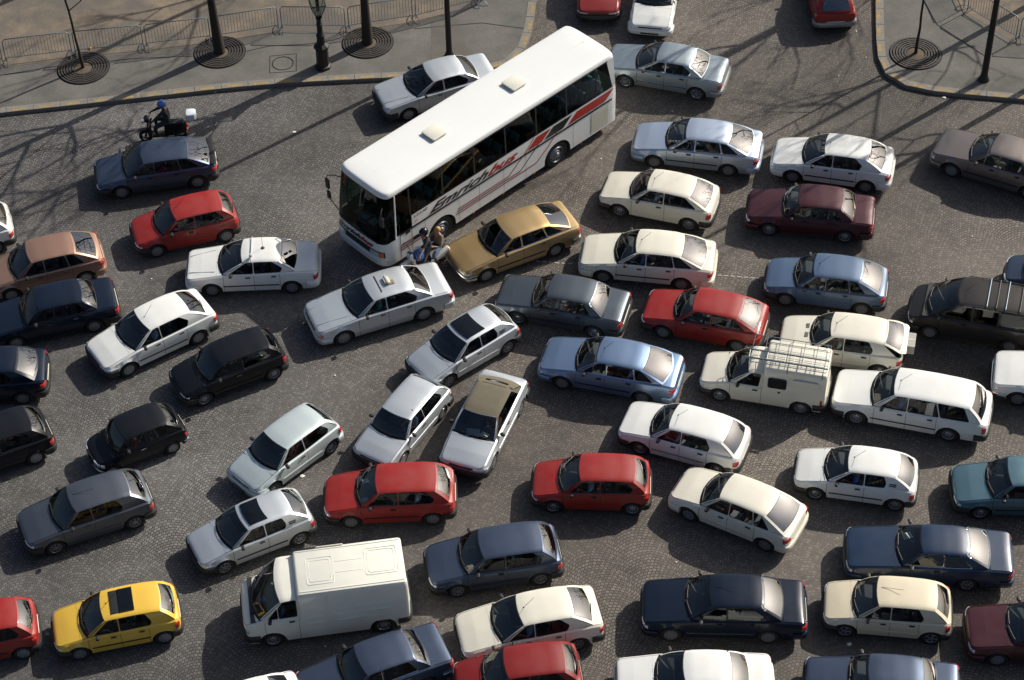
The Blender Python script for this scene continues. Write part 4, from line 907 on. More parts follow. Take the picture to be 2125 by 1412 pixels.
# ---- panel van: high roof with ribs, side ribs
cargo('trafic', 1.62, 4.78, .945, .62, 2.12, .86, 'cargo_body', .09)
root, T, objs, over = CARS['trafic']; lx = T['lx']
def frame_on_roof(cid, x0, x1, y0, y1, z, name='roof_rib', w=.03, r=.10, key='PAINT'):
    root, T, objs, over = CARS[cid]; o = roundpoly([(x0, y0), (x1, y0), (x1, y1), (x0, y1)], r); i = offsetpoly(o, -w); c = offsetpoly(o, -w / 2); n = len(o); mb = MB()
    lx = T['lx']; mb.add([(lx(a), b, z) for a, b in o] + [(lx(a), b, z + .016) for a, b in c] + [(lx(a), b, z) for a, b in i],
        [(k, (k + 1) % n, n + (k + 1) % n, n + k) for k in range(n)] + [(n + k, n + (k + 1) % n, 2 * n + (k + 1) % n, 2 * n + k) for k in range(n)], key)
    return extra(cid, name, mb, 30)
for x0, x1, y0, y1 in ((1.95, 2.75, -.55, .45), (2.03, 2.67, -.45, .35), (3.65, 4.60, -.45, .55), (3.73, 4.52, -.37, .47)): frame_on_roof('trafic', x0, x1, y0, y1, 2.122)
for y in (-.18, .22):
    mb = MB(); mb.box(lx(2.80), lx(3.60), y - .02, y + .02, 2.115, 2.138, 'PAINT', .008); extra('trafic', 'roof_rib', mb)
for y in (-.74, .74):
    mb = MB(); mb.box(lx(1.72), lx(4.72), y - .018, y + .018, 2.085, 2.135, 'PAINT', .008); extra('trafic', 'rain_gutter', mb)
mb = MB(); mb.box(lx(1.66), lx(2.30), .80, .84, 2.11, 2.15, 'black_plastic', .01); extra('trafic', 'roof_rail', mb)
mb = MB(); mb.box(lx(2.32), lx(3.10), .80, .84, 2.11, 2.15, 'plate_white', .01); extra('trafic', 'roof_rail', mb)
for s in (-1, 1):
    for z in (.92, 1.18, 1.44):
        for x0, x1 in ((1.80, 2.38), (2.68, 4.30 if z > 1 else 3.55)):
            mb = MB(); y = s * (.947 if z < 1.3 else .93); mb.box(lx(x0), lx(x1), y - .026, y + .026, z - .018, z + .018, 'PAINT', .008); extra('trafic', 'side_rib', mb)
    mb = MB(); rows = [[(lx(2.50 + dx), s * (yy + dy), z) for yy, z in ((.952, .66), (.952, 1.38), (.895, 1.92), (.862, 2.03))] for dx, dy in ((-.035, -.01), (-.03, .014), (.03, .014), (.035, -.01))]
    mb.grid(rows, 'PAINT'); extra('trafic', 'door_post', mb, 30)
for k in range(4):
    mb = MB(); mb.box(lx(.22 + k * .035), lx(.235 + k * .035), -.52, -.38, 1.135, 1.16 + k * .008, 'black_plastic'); extra('trafic', 'bonnet_slot', mb)
# ---- raised tailgate over a box
root, T, objs, over = CARS['horizon']; P = T['P']
for o in objs:
    if o.name.split('.')[0] == 'tailgate':
        piv = Vector((T['lx'](P['xrr']), 0, P['zrr'])); o.matrix_local = Matrix.Translation(piv) @ Matrix.Rotation(radians(-19), 4, 'Y') @ Matrix.Translation(-piv)
b = bpy.data.objects.new('box', None); col.objects.link(b); mw = Matrix.Translation(root.location) @ Matrix.Rotation(root.rotation_euler.z, 4, 'Z')
b.location = mw @ Vector((T['lx'](3.80), .12, .66)); b.rotation_euler = root.rotation_euler.copy()
m = MB(); m.box(-.45, .50, -.32, .32, 0, .34, 'cardboard', .01); link('box_body', m.mesh('box_body'), b); m = MB(); m.box(-.45, .50, -.025, .025, .338, .346, 'plate_white'); link('tape', m.mesh('tape'), b)
tag(b, 'grey cardboard box sticking out under the raised tailgate of the off white hatchback', 'box')
# ---- taxi roof gear
root, T, objs, over = CARS['taxi']; P = T['P']; lx = T['lx']
mb = MB(); z = 1.42; mb.tube([(lx(2.22), -.60, 1.33), (lx(2.22), -.56, z), (lx(2.22), .56, z), (lx(2.22), .60, 1.33)], .014, 'chrome', 6); extra('taxi', 'roof_bar', mb)
mb = MB(); mb.box(-.05, .05, -.05, .05, 0, .11, 'lamp_clear', .02, Matrix.Translation((lx(2.22), -.42, 1.415))); extra('taxi', 'taxi_light', mb)
mb = MB(); mb.lathe([(.07, 0), (.06, .03), (.02, .04), (.004, .06)], 'black_plastic', 12, 'z', (lx(2.60), 0, 1.385)); mb.tube([(lx(2.60), 0, 1.40), (lx(2.60), 0, 1.95)], .006, 'black_plastic', 5); extra('taxi', 'aerial', mb)
root, T, objs, over = CARS['taxi2']; lx = T['lx']
mb = MB(); mb.box(-.10, .10, -.16, .16, 0, .10, 'plate_white', .03, Matrix.Translation((lx(2.68), 0, 1.44))); mb.box(-.04, .04, -.20, .20, .03, .13, 'cardboard', .02, Matrix.Translation((lx(2.68), 0, 1.44)))
mb.box(-.12, .12, -.10, .10, 0, .03, 'seat_beige', .01, Matrix.Translation((lx(2.78), -.10, 1.44))); extra('taxi2', 'taxi_sign', mb)
# ---- roof bars
root, T, objs, over = CARS['espace']; lx = T['lx']
for x in (2.45, 2.75, 3.05, 3.50):
    mb = MB(); k = 'galvanised' if x in (2.45, 3.05) else 'black_plastic'
    mb.tube([(lx(x), -.70, 1.60), (lx(x), -.66, 1.70), (lx(x), .66, 1.70), (lx(x), .70, 1.60)], .017, k, 6); extra('espace', 'roof_bar', mb)
for y in (-.69, .69):
    mb = MB(); mb.tube([(lx(1.75), y, 1.615), (lx(2.6), y, 1.65), (lx(3.8), y, 1.63)], .016, 'black_plastic', 6); extra('espace', 'roof_rail', mb)
# ---- papers and goods behind glass: (car, x from nose, y, z, sx, sy, tilt, material, name, label)
def goods(cid, x, y, z, sx, sy, sz, key, name, label, cat, rot=0.0):
    root, T, objs, over = CARS[cid]; mw = Matrix.Translation(root.location) @ Matrix.Rotation(root.rotation_euler.z, 4, 'Z')
    m = MB(); m.box(-sx / 2, sx / 2, -sy / 2, sy / 2, 0, sz, key, min(sz * .3, .01)); o = link(name, m.mesh(name)); o.location = mw @ Vector((T['lx'](x), y, z)); o.rotation_euler = (0, 0, root.rotation_euler.z + rot)
    tag(o, label, cat)
goods('cabrio', 1.22, .06, .895, .30, .42, .012, 'paper_blue', 'road_map', 'pale blue map lying behind the windscreen of the silver convertible', 'map', .2)
goods('cabrio', 1.24, -.30, .895, .20, .26, .010, 'paper', 'paper_sheet', 'small white paper behind the windscreen of the silver convertible', 'paper', -.3)
goods('golf_red', 1.25, .30, .90, .22, .16, .010, 'paper_blue', 'paper_sheet', 'pale leaflet behind the windscreen of the red square hatchback, far side', 'paper', .3)
goods('golf_red', 1.24, -.45, .90, .20, .18, .010, 'paper_blue', 'paper_sheet', 'pale leaflet behind the windscreen of the red square hatchback, near side', 'paper', .1)
goods('golf_red', 3.42, .10, .95, .30, .45, .05, 'yellow_box', 'yellow_box', 'yellow box on the rear shelf of the red square hatchback', 'box')
goods('golf_red', 3.40, -.35, .95, .26, .28, .04, 'paper', 'paper_sheet', 'white papers on the rear shelf of the red square hatchback', 'paper')
goods('205_white', 3.12, .22, .97, .26, .42, .06, 'yellow_box', 'yellow_box', 'yellow box on the rear shelf of the white vented hatchback', 'box')
goods('205_white', 3.18, -.25, .97, .26, .38, .05, 'paper', 'paper_sheet', 'white papers on the rear shelf of the white vented hatchback', 'paper')
goods('r5', 3.22, -.10, .95, .24, .24, .02, 'paper', 'paper_sheet', 'white paper on the rear shelf of the cream hatchback', 'paper')
goods('bmw6', 1.78, .38, .93, .28, .24, .01, 'paper', 'paper_sheet', 'white papers behind the windscreen of the navy coupe', 'paper', .4)
goods('trafic', .62, -.10, 1.19, .16, .20, .03, 'moto_blue', 'blue_notebook', 'blue notebook behind the windscreen of the white panel van', 'notebook', .3)

# ------------------------------------------------------------------ people
def skinned(name, verts, edges, radii, root=0, sub=2, parent=None):
    me = bpy.data.meshes.new(name); me.from_pydata(verts, edges, []); o = bpy.data.objects.new(name, me); col.objects.link(o)
    sk = o.modifiers.new('s', 'SKIN'); ss = o.modifiers.new('b', 'SUBSURF'); ss.levels = sub; ss.render_levels = sub
    lay = me.skin_vertices[0].data
    for i, r in enumerate(radii): lay[i].radius = (r, r) if not isinstance(r, tuple) else r; lay[i].use_root = (i == root)
    dg = bpy.context.evaluated_depsgraph_get(); ev = o.evaluated_get(dg); m2 = bpy.data.meshes.new_from_object(ev); m2.name = name
    bpy.data.objects.remove(o); m2.shade_smooth(); return m2
def figure(name, J, seg, rad, keyf, keys):
    """J joints by name, seg chains of names, keyf(centre)->index of material in keys"""
    names = list(J); idx = {n: i for i, n in enumerate(names)}; ed = set()
    for ch in seg:
        for a, b in zip(ch, ch[1:]): ed.add((idx[a], idx[b]))
    me = skinned(name, [J[n] for n in names], list(ed), [rad[n] for n in names], idx['pelvis'])
    for k in keys: me.materials.append(M.get(k) or M['skin'])
    me['keys'] = ','.join(keys)
    P_ = [(Vector(J[n]), n) for n in names]
    segs = [(Vector(J[a]), Vector(J[b]), a, b) for ch in seg for a, b in zip(ch, ch[1:])]
    for p in me.polygons:
        c = Vector(p.center); best = None
        for a, b, na, nb in segs:
            d = b - a; t = max(0, min(1, (c - a).dot(d) / max(d.length_squared, 1e-9))); q = (c - (a + d * t)).length - (rad[na] if not isinstance(rad[na], tuple) else rad[na][0]) * .5
            if best is None or q < best[0]: best = (q, nb, na, t)
        p.material_index = keyf(best[1], best[2], best[3])
    return me
def hand_chain(J, rad, seg, side, wrist, base, dirv, across, curl):
    """palm and five bent fingers that leave the wrist"""
    d = Vector(dirv).normalized(); a = Vector(across).normalized(); c = Vector(curl).normalized(); w = Vector(base)
    J['palm' + side] = tuple(w + d * .06); rad['palm' + side] = (.030, .018); seg.append([wrist, 'palm' + side])
    for i, (o, ln) in enumerate(((-.032, .070), (-.011, .080), (.011, .075), (.032, .058))):
        k = f'f{side}{i}'; p0 = w + d * .085 + a * o; p1 = p0 + d * ln * .5 + c * .012; p2 = p1 + d * ln * .2 + c * ln * .45
        for n, p, r in ((k + 'a', p0, .0095), (k + 'b', p1, .0085), (k + 'c', p2, .007)): J[n] = tuple(p); rad[n] = r
        seg.append(['palm' + side, k + 'a', k + 'b', k + 'c'])
    k = f't{side}'; p0 = w + d * .045 - a * .035; p1 = p0 + d * .03 - a * .015 + c * .01; p2 = p1 + d * .02 + c * .025
    for n, p, r in ((k + 'a', p0, .011), (k + 'b', p1, .010), (k + 'c', p2, .008)): J[n] = tuple(p); rad[n] = r
    seg.append(['palm' + side, k + 'a', k + 'b', k + 'c'])
# seated driver facing -x, hips at the origin
J = dict(pelvis=(0, 0, .10), belly=(.02, 0, .26), chest=(.06, 0, .42), neck=(.06, 0, .56), head0=(.045, 0, .64), head1=(.035, 0, .73), nose=(-.055, 0, .675),
         shL=(.05, -.17, .48), elL=(-.10, -.23, .27), wrL=(-.30, -.17, .36), shR=(.05, .17, .48), elR=(-.10, .22, .27), wrR=(-.30, .13, .38),
         hiL=(-.06, -.10, .09), knL=(-.44, -.12, .17), anL=(-.72, -.12, -.10), toL=(-.84, -.12, -.07), hiR=(-.06, .10, .09), knR=(-.44, .12, .17), anR=(-.72, .12, -.10), toR=(-.84, .12, -.07))
rad = dict(pelvis=.14, belly=.125, chest=(.12, .16), neck=.052, head0=.075, head1=.085, nose=.016, shL=.068, elL=.046, wrL=.028, shR=.068, elR=.046, wrR=.028,
           hiL=.095, knL=.062, anL=.042, toL=.04, hiR=.095, knR=.062, anR=.042, toR=.04)
seg = [['pelvis', 'belly', 'chest', 'neck', 'head0', 'head1'], ['head0', 'nose'], ['chest', 'shL', 'elL', 'wrL'], ['chest', 'shR', 'elR', 'wrR'], ['pelvis', 'hiL', 'knL', 'anL', 'toL'], ['pelvis', 'hiR', 'knR', 'anR', 'toR']]
hand_chain(J, rad, seg, 'L', 'wrL', J['wrL'], (-1, .05, .1), (0, 1, 0), (0, 0, -1)); hand_chain(J, rad, seg, 'R', 'wrR', J['wrR'], (-1, -.05, .1), (0, -1, 0), (0, 0, -1))
def kf(nb, na, t):
    if nb in ('neck', 'head0', 'head1', 'nose'): return 0
    if nb[:2] in ('wr', 'pa') or nb[0] in 'ft' and nb[:2] != 'to': return 0
    if nb[:2] in ('hi', 'kn', 'an', 'to'): return 2
    return 1
DRIVER = figure('body', J, seg, rad, kf, ['skin', 'SHIRT', 'LEGS'])
mb = MB()
rows = []
for i in range(6):
    ph = radians(8 + i * 17); rows.append([(.055 + .092 * sin(ph) * cos(a) * 1.08, .088 * sin(ph) * sin(a) * 1.05, .715 + .098 * cos(ph) if not (cos(a) < -.55 and ph > 1.0) else .715 + .098 * cos(1.0)) for a in [2 * pi * j / 14 for j in range(15)]])
mb.grid(rows, 'HAIR'); HAIR = mb.mesh('hair', 80)
def seat_person(cid, label, shirt, hair='hair_dark', side=-1, row=0, legs='trousers_grey'):
    root, T, objs, over = CARS[cid]; mw = Matrix.Translation(root.location) @ Matrix.Rotation(root.rotation_euler.z, 4, 'Z')
    b = bpy.data.objects.new('person', None); col.objects.link(b); P = T['P']
    b.location = mw @ Vector((T['lx'](T['xs'] - .13 + row * .86), side * .38, .54)); b.rotation_euler = root.rotation_euler.copy()
    if P['H'] < 1.45: b.scale = (.93, .93, .93) if cid != 'mini' else (.85, .85, .85)
    ov = {'SHIRT': shirt, 'LEGS': legs, 'HAIR': hair}; link('body', DRIVER, b, over=ov); link('hair', HAIR, b, over=ov); tag(b, label, 'person', 'people in the cars')
for a in (('white3', 'driver in a pale blue shirt in the off white three door hatchback', 'shirt_pale'), ('r19_left', 'driver in a pale blue shirt in the white hatchback with the tinted rear window', 'shirt_pale'),
          ('white_lift', 'driver in a blue shirt in the off white liftback', 'shirt_blue'), ('grey_saloon', 'driver in a white shirt in the grey saloon', 'shirt_white'), ('maroon', 'driver in a white shirt in the maroon saloon', 'shirt_white'),
          ('205_white', 'driver in a blue shirt in the white vented hatchback', 'shirt_blue'), ('red_small', 'driver in a pale shirt in the red rounded hatchback alone on the setts', 'shirt_pale'), ('horizon', 'driver in a pale shirt in the hatchback with its tailgate raised', 'shirt_white'),
          ('r19_bottom', 'driver in a pale blue shirt in the off white hatchback beside the panel van', 'shirt_pale'), ('205_sun', 'driver in a dark top in the silver hatchback with the open sunroof', 'shirt_dark'), ('cabrio', 'driver in a red top in the silver convertible', 'shirt_red'),
          ('golf_silver', 'driver in a pale top in the silver square hatchback', 'shirt_pale'), ('samba', 'driver in a dark top in the pale greenish silver hatchback', 'shirt_dark'), ('red_up', 'driver in a dark top in the small red hatchback above the taxi', 'shirt_dark'),
          ('taxi2', 'driver in a grey green shirt in the silver taxi', 'shirt_green'), ('taxi', 'driver in a dark shirt in the white taxi', 'shirt_dark'), ('golf_white', 'driver in a pale blue shirt in the white square hatchback', 'shirt_pale'), ('blue_silver', 'driver in a blue shirt in the pale blue metallic hatchback', 'shirt_blue'),
          ('mini', 'driver in a red top in the tiny rounded black car', 'shirt_red'), ('r19_right', 'driver in a dark top in the clean white hatchback above the maroon saloon', 'shirt_dark'), ('yellow', 'driver in a dark top in the bright yellow hatchback', 'shirt_dark'),
          ('gold', 'driver in a dark top in the gold hatchback', 'shirt_dark'), ('visa', 'driver in a red top in the off white old hatchback', 'shirt_red'), ('p605', 'driver in a dark suit in the blue black saloon with a bright door strip', 'shirt_dark'), ('trafic', 'driver in a blue shirt in the white panel van', 'shirt_blue'),
          ('espace', 'driver in a dark top in the dark people carrier', 'shirt_dark'), ('estate', 'driver in a blue shirt in the long white estate car', 'shirt_blue'), ('bmw6', 'driver in a dark top in the navy coupe', 'shirt_dark')):
    seat_person(*a)
seat_person('golf_red', 'passenger in a pale shirt in the back of the red square hatchback', 'shirt_pale', 'hair_dark', -1, 1)
seat_person('bmw6', 'passenger in a white top in the back of the navy coupe', 'shirt_white', 'hair_dark', -1, .8)
seat_person('r19_right', 'passenger in a red top beside the driver of the clean white hatchback', 'shirt_red', 'hair_dark', 1, 0)
seat_person('red_fiesta', 'passenger in a pale top in the back of the red three door hatchback', 'shirt_white', 'hair_fair', -1, 1)
seat_person('red_fiesta', 'driver in a dark top in the red hatchback right of the grey saloon', 'shirt_dark')
seat_person('blue_big', 'passenger with fair hair in the back of the mid blue large hatchback', 'shirt_pale', 'hair_fair', -1, 1)
# ------------------------------------------------------------------ the coach
bf, br_ = at(917, 477, .52), at(1152.2, 324.2, .52); d = br_ - bf; BANG = atan2(d.y, d.x); bu = Vector((cos(BANG), sin(BANG), 0)); bv = Vector((-bu.y, bu.x, 0))
bc = bf + bv * 1.22 + bu * 2.75; coach = bpy.data.objects.new('coach', None); col.objects.link(coach); coach.location = (bc.x, bc.y, 0); coach.rotation_euler = (0, 0, BANG)
tag(coach, 'white touring coach with Emrichbus lettering, red and black stripes and two roof hatches', 'coach')
HW = 1.24; XF0, XR0 = -5.42, 5.84; AXF, AXR = -2.75, 2.75; RA = .64
def bus_col():
    """columns of the plan outline: (x, y, nx, ny, kind)"""
    out = []
    a = .62
    for i in range(0, 19):      # nose, far side to near side
        th = radians(-90 + 10 * i) * -1; c, s_ = abs(cos(th)), abs(sin(th)); x = XF0 + a - a * c ** (2 / 4.4); y = HW * s_ ** (2 / 4.4) * (1 if th >= 0 else -1); out.append((x, y, 'front'))
    xs = [-4.15, -4.06, -3.9, -3.66]
    for c in (AXF, AXR): xs += [c + RA * cos(radians(t)) for t in range(0, 181, 15)]
    xs += [-1.8, -.9, 0, .9, 1.7, 3.7, 4.3, 4.9, 5.3]; xs = sorted(xs)
    near = [(x, -HW, 'side') for x in xs]
    a = .40; rear = []
    for i in range(0, 13):
        th = radians(-90 + 15 * i); c, s_ = abs(cos(th)), abs(sin(th)); x = XR0 - (a - a * c ** (2 / 4.2)); y = HW * s_ ** (2 / 4.2) * (1 if th >= 0 else -1); rear.append((x, y, 'rear'))
    far = [(x, HW, 'side') for x in reversed(xs)]
    return out + near + rear + far
BC = bus_col(); NC = len(BC)
def bus_pt(c, z):
    """body surface: the nose leans back above the belt, the sides lean in, the roof edge is round"""
    x, y, k = c; s = max(0, z - 1.2) / 2.2; lean = .30 * s ** 1.4
    yy = y * (1 - .045 * max(0, (z - 1.9) / 1.4)); f = max(0, min(1, (-4.5 - x) / .92))
    xx = x + lean * f if x < -4.5 else (x - .16 * max(0, (z - 1.6) / 1.8) * max(0, (x - 5.0) / .84) if x > 5.0 else x)
    if z < .9 and x < -4.5: xx = x + .12 * f * ((.9 - z) / .6) ** 2
    if z > 3.3:
        t = min(1, (z - 3.3) / .15); k2 = 1 - .07 * (1 - sqrt(max(0, 1 - t * t)))
        yy *= k2; xx = xx * (1 - .020 * (1 - sqrt(max(0, 1 - t * t))))
    return (xx, yy, z)
def arch_z(x):
    z = .40
    for c in (AXF, AXR):
        if abs(x - c) < RA: z = max(z, .50 + sqrt(max(0, RA * RA - (x - c) ** 2)) - .02)
    return z
ZL = [.40, .62, .80, 1.05, 1.42, 1.50, 1.80, 2.05, 3.28, 3.34, 3.38, 3.415, 3.44, 3.45]
def level(c, i):
    z = ZL[i]
    if c[2] == 'side': z = max(z, arch_z(c[0]) + i * .004)
    return z
body = MB()
def glassy(ci, i):
    c0, c1 = BC[ci], BC[(ci + 1) % NC]; x = (c0[0] + c1[0]) / 2; y = (c0[1] + c1[1]) / 2; z = ZL[i]
    if c0[2] == 'front' and c1[2] == 'front' and abs(y) < 1.238: return 1.42 <= z < 3.15
    if (x < -4.06) and abs(y) > 1.0: return 1.5 <= z < 3.15
    if c0[2] == 'rear' and c1[2] == 'rear' and abs(y) < 1.05: return 2.0 <= z < 3.0
    if abs(y) > 1.2 and -4.15 < x < 5.55: return 2.04 <= z < 3.15
    return False
for ci in range(NC):
    c0, c1 = BC[ci], BC[(ci + 1) % NC]
    for i in range(len(ZL) - 1):
        if glassy(ci, i): continue
        body.add([bus_pt(c0, level(c0, i)), bus_pt(c1, level(c1, i)), bus_pt(c1, level(c1, i + 1)), bus_pt(c0, level(c0, i + 1))], [(0, 1, 2, 3)], 'bus_white')
ring = [bus_pt(c, 3.45) for c in BC]; prev = ring
for kx, ky, z in ((.985, .93, 3.462), (.95, .80, 3.474), (.9, .5, 3.486), (.86, .12, 3.49)):
    nxt = [(p[0] * kx, p[1] * ky, z) for p in ring]
    for i in range(NC): body.add([prev[i], prev[(i + 1) % NC], nxt[(i + 1) % NC], nxt[i]], [(0, 1, 2, 3)], 'bus_white')
    prev = nxt
body.add(prev, [tuple(range(NC))], 'bus_white')
body.outward((0, 0, 1.6))
body.box(-4.6, 5.5, -1.0, 1.0, .30, .55, 'dark_gap'); body.box(-4.3, 5.5, -1.15, 1.15, 1.06, 1.14, 'interior_dark'); body.box(AXF - .9, AXF + .9, -.95, .95, .3, 1.1, 'dark_gap'); body.box(AXR - .9, AXR + .9, -.95, .95, .3, 1.1, 'dark_gap')
link('body', body.mesh('body', 40), coach)
def bus_surf(name, cols, z0, z1, key, off=.006, nz=4, smooth=50, zf=None, sub=1):
    """piece of the coach skin; cols = list of (x, y, kind)"""
    m = MB(); rows = []
    for j in range(nz + 1):
        r = []
        for c in cols:
            a, b = (z0, z1) if zf is None else zf(c); z = a + (b - a) * j / nz; p = Vector(bus_pt(c, z)); n = Vector((p.x * .0 + (p.x + 4.75) * (1 if c[2] == 'front' else 0), p.y, 0)) if c[2] == 'front' else (Vector((0, 1 if p.y > 0 else -1, 0)) if c[2] == 'side' else Vector((1, 0, 0)))
            n.normalize(); r.append(tuple(p + n * off))
        rows.append(r)
    m.grid(rows, key); m.outward((0, 0, 1.6)); return link(name, m.mesh(name, smooth), coach)
fr = [c for c in BC if c[2] == 'front']
bus_surf('windscreen', [c for c in fr if abs(c[1]) < 1.2393], 1.44, 3.25, 'bus_glass', -.01, 8)
def side_cols(x0, x1, s, n=4): return [(x0 + (x1 - x0) * i / n, s * HW, 'side') for i in range(n + 1)]
frn = [c for c in fr if c[1] < -1.237]
for s in (-1, 1):
    bus_surf('driver_window' if s < 0 else 'door_window', sorted([c for c in fr if s * c[1] > 1.2], key=lambda c: c[0]) [-2:] + side_cols(-4.47, -4.10, s, 2), 1.52, 3.25, 'bus_glass', -.012, 4)
    xs_ = [-4.04, -2.62, -1.16, .30, 1.76, 3.22, 4.66]
    for a, b in zip(xs_, xs_[1:]): bus_surf('side_window', side_cols(a, b - .05, s), 2.07, 3.25, 'bus_glass', -.012, 3)
    m = MB()
    pts = [(4.70, 2.07), (5.50, 2.07), (5.28, 3.25), (4.70, 3.25)]
    m.add([(bus_pt((x, s * HW, 'side'), z)[0], bus_pt((x, s * HW, 'side'), z)[1] - s * .012, z) for x, z in pts], [(0, 1, 2, 3)], 'bus_glass'); m.outward((0, 0, 1.6)); link('side_window', m.mesh('side_window'), coach)
    m = MB(); m.add([(bus_pt((x, s * HW, 'side'), z)[0], bus_pt((x, s * HW, 'side'), z)[1] + s * .003, z) for x, z in [(5.50, 2.04), (5.62, 2.04), (5.62, 3.30), (5.24, 3.30)]], [(0, 1, 2, 3)], 'bus_white'); m.outward((0, 0, 1.6)); link('corner_post', m.mesh('corner_post'), coach)
    for x in xs_[1:] + [-4.09, 4.68]:
        m = MB(); rows = [[(x + dx, bus_pt((x, s * HW, 'side'), z)[1] - s * dy, z) for z in (2.04, 2.6, 3.2)] for dx, dy in ((-.035, .02), (-.03, .004), (.03, .004), (.035, .02))]; m.grid(rows, 'black_plastic'); link('window_post', m.mesh('window_post'), coach)
    # dark rubber under and over the glass
    bus_surf('window_seal', side_cols(-4.05, 5.5, s, 12), 2.035, 2.075, 'black_plastic', .004, 1)
    bus_surf('window_seal', side_cols(-4.6, 5.3, s, 12), 3.24, 3.295, 'black_plastic', .004, 1)
bus_surf('windscreen_seal', [c for c in fr if abs(c[1]) < 1.2393], 1.405, 1.45, 'black_plastic', .004, 1)
rr = [c for c in BC if c[2] == 'rear']; bus_surf('rear_window', [c for c in rr if abs(c[1]) < 1.06], 2.06, 3.25, 'bus_glass', -.01, 2)
for s in (-1, 1):
    m = MB(); p = [bus_pt((XF0 + .63, s * 1.225, 'front'), z) for z in (1.43, 2.0, 3.25)]; m.tube([(a, b + s * .0, c) for a, b, c in p], .03, 'bus_white', 6); link('windscreen_post', m.mesh('windscreen_post', 50), coach)
# stripes and lettering on both flanks
def flank(name, poly, key, s, off=.010):
    m = MB(); n = len(poly); y = lambda x, z: bus_pt((x, s * HW, 'side'), z)[1] + s * off
    sm = []
    for i in range(n):
        a, b = poly[i], poly[(i + 1) % n]; k = max(1, int(abs(b[0] - a[0]) / 3)); sm += [(a[0] + (b[0] - a[0]) * j / k, a[1] + (b[1] - a[1]) * j / k) for j in range(k)]
    m.add([(x, y(x, z), z) for x, z in sm], tess([sm]), key); m.outward((0, 0, 1.6)); return link(name, m.mesh(name), coach)
def para(x0, x1, z0, z1, sh=.42): return [(x0, z0), (x1, z0), (x1 + sh * (z1 - z0) / .34, z1), (x0 + sh * (z1 - z0) / .34, z1)]
for s in (-1, 1):
    flank('black_stripe', [(-4.62, 1.46), (5.45, 1.46), (5.45, 1.545), (-4.62, 1.545)], 'bus_black', s)
    flank('red_panel', para(1.28, 1.98, 1.60, 1.96), 'bus_red', s); flank('black_panel', para(2.10, 3.02, 1.60, 1.96), 'bus_black', s); flank('red_panel', para(3.25, 5.10, 1.60, 1.96), 'bus_red', s)
    def line(pts, w, key):
        for a, b in zip(pts, pts[1:]):
            d_ = (Vector(b) - Vector(a)).normalized(); nn = Vector((-d_.y, d_.x)) * w / 2; flank('pinstripe', [tuple(Vector(a) - nn), tuple(Vector(b) - nn), tuple(Vector(b) + nn), tuple(Vector(a) + nn)], key, s, .008)
    line([(-2.02, 1.00), (.40, 1.00), (1.18, 1.58), (1.62, 2.0)], .042, 'bus_red'); line([(-2.05, .90), (.95, .90), (1.72, 1.50), (2.06, 1.96)], .038, 'bus_black'); line([(-2.10, .80), (1.72, .80), (2.30, 1.20), (3.12, 1.98)], .042, 'bus_red')
    line([(-4.62, 1.00), (-3.44, 1.00)], .042, 'bus_red'); line([(-4.62, .90), (-3.42, .90)], .038, 'bus_black'); line([(-4.62, .80), (-3.40, .80)], .042, 'bus_red')
    for x in (-3.5, -1.95, -1.0, .15, 1.2, 3.52, 4.40):    # luggage door seams
        flank('panel_seam', [(x, .44), (x + .012, .44), (x + .012, 1.48), (x, 1.48)], 'grey_plastic', s, .005)
    flank('engine_grille', [(4.42, .52), (5.26, .52), (5.26, 1.36), (4.42, 1.36)], 'bus_beige', s, .007)
    for x in (-4.62, -4.10): flank('door_seam', [(x, .45), (x + .02, .45), (x + .02, 2.0), (x, 2.0)], 'black_plastic', s, .006)
    flank('side_indicator', [(-3.96, 1.68), (-3.80, 1.68), (-3.80, 1.72), (-3.96, 1.72)], 'lamp_orange', s); flank('door_handle', [(-4.36, 1.36), (-4.16, 1.36), (-4.16, 1.46), (-4.36, 1.46)], 'black_plastic', s)
    for x in (-1.3, .1, 1.6, 3.9, 4.9):
        m = MB(); m.box(x - .07, x + .07, min(s * 1.10, s * 1.255), max(s * 1.10, s * 1.255), .28, .40, 'black_plastic', .02); m.box(x - .03, x + .03, min(s * 1.25, s * 1.262), max(s * 1.25, s * 1.262), .38, .43, 'lamp_orange'); link('marker_lamp', m.mesh('marker_lamp'), coach)
def lettering(txt, size, shear, key, fn, name, sx=1.0, bold=.0):
    cu = bpy.data.curves.new(name, 'FONT'); cu.body = txt; cu.size = size; cu.shear = shear; cu.offset = bold; cu.resolution_u = 3
    o = bpy.data.objects.new(name, cu); col.objects.link(o); dg = bpy.context.evaluated_depsgraph_get(); me = bpy.data.meshes.new_from_object(o.evaluated_get(dg)); w = o.dimensions.x
    bpy.data.objects.remove(o)
    for v in me.vertices: v.co = fn(v.co.x * sx, v.co.y)
    me.materials.clear(); me.materials.append(M[key]); me['keys'] = key; me.name = name
    return link(name, me, coach), w * sx
for s in (-1, 1):
    def fn(x, y, s=s): 
        X = -3.32 + x if s < 0 else 1.16 - x
        return (X, bus_pt((X, s * HW, 'side'), 1.6 + y)[1] + s * .010, 1.60 + y)
    o, w = lettering('Emrich', .48, .62, 'bus_black', fn, 'lettering', 1.93, .013)
    def fn2(x, y, s=s): return fn(x + w * .965, y, s)
    o, w2 = lettering('bus', .48, .62, 'bus_red', fn2, 'lettering', 1.93, .015)
    def fn3(x, y, s=s):
        X = -3.98 + x if s < 0 else 3.9 - x
        return (X, bus_pt((X, s * HW, 'side'), 1.86 + y)[1] + s * .010, 1.88 + y)
    lettering('S 215 HD', .13, .2, 'bus_black', fn3, 'lettering', 1.2, .004)
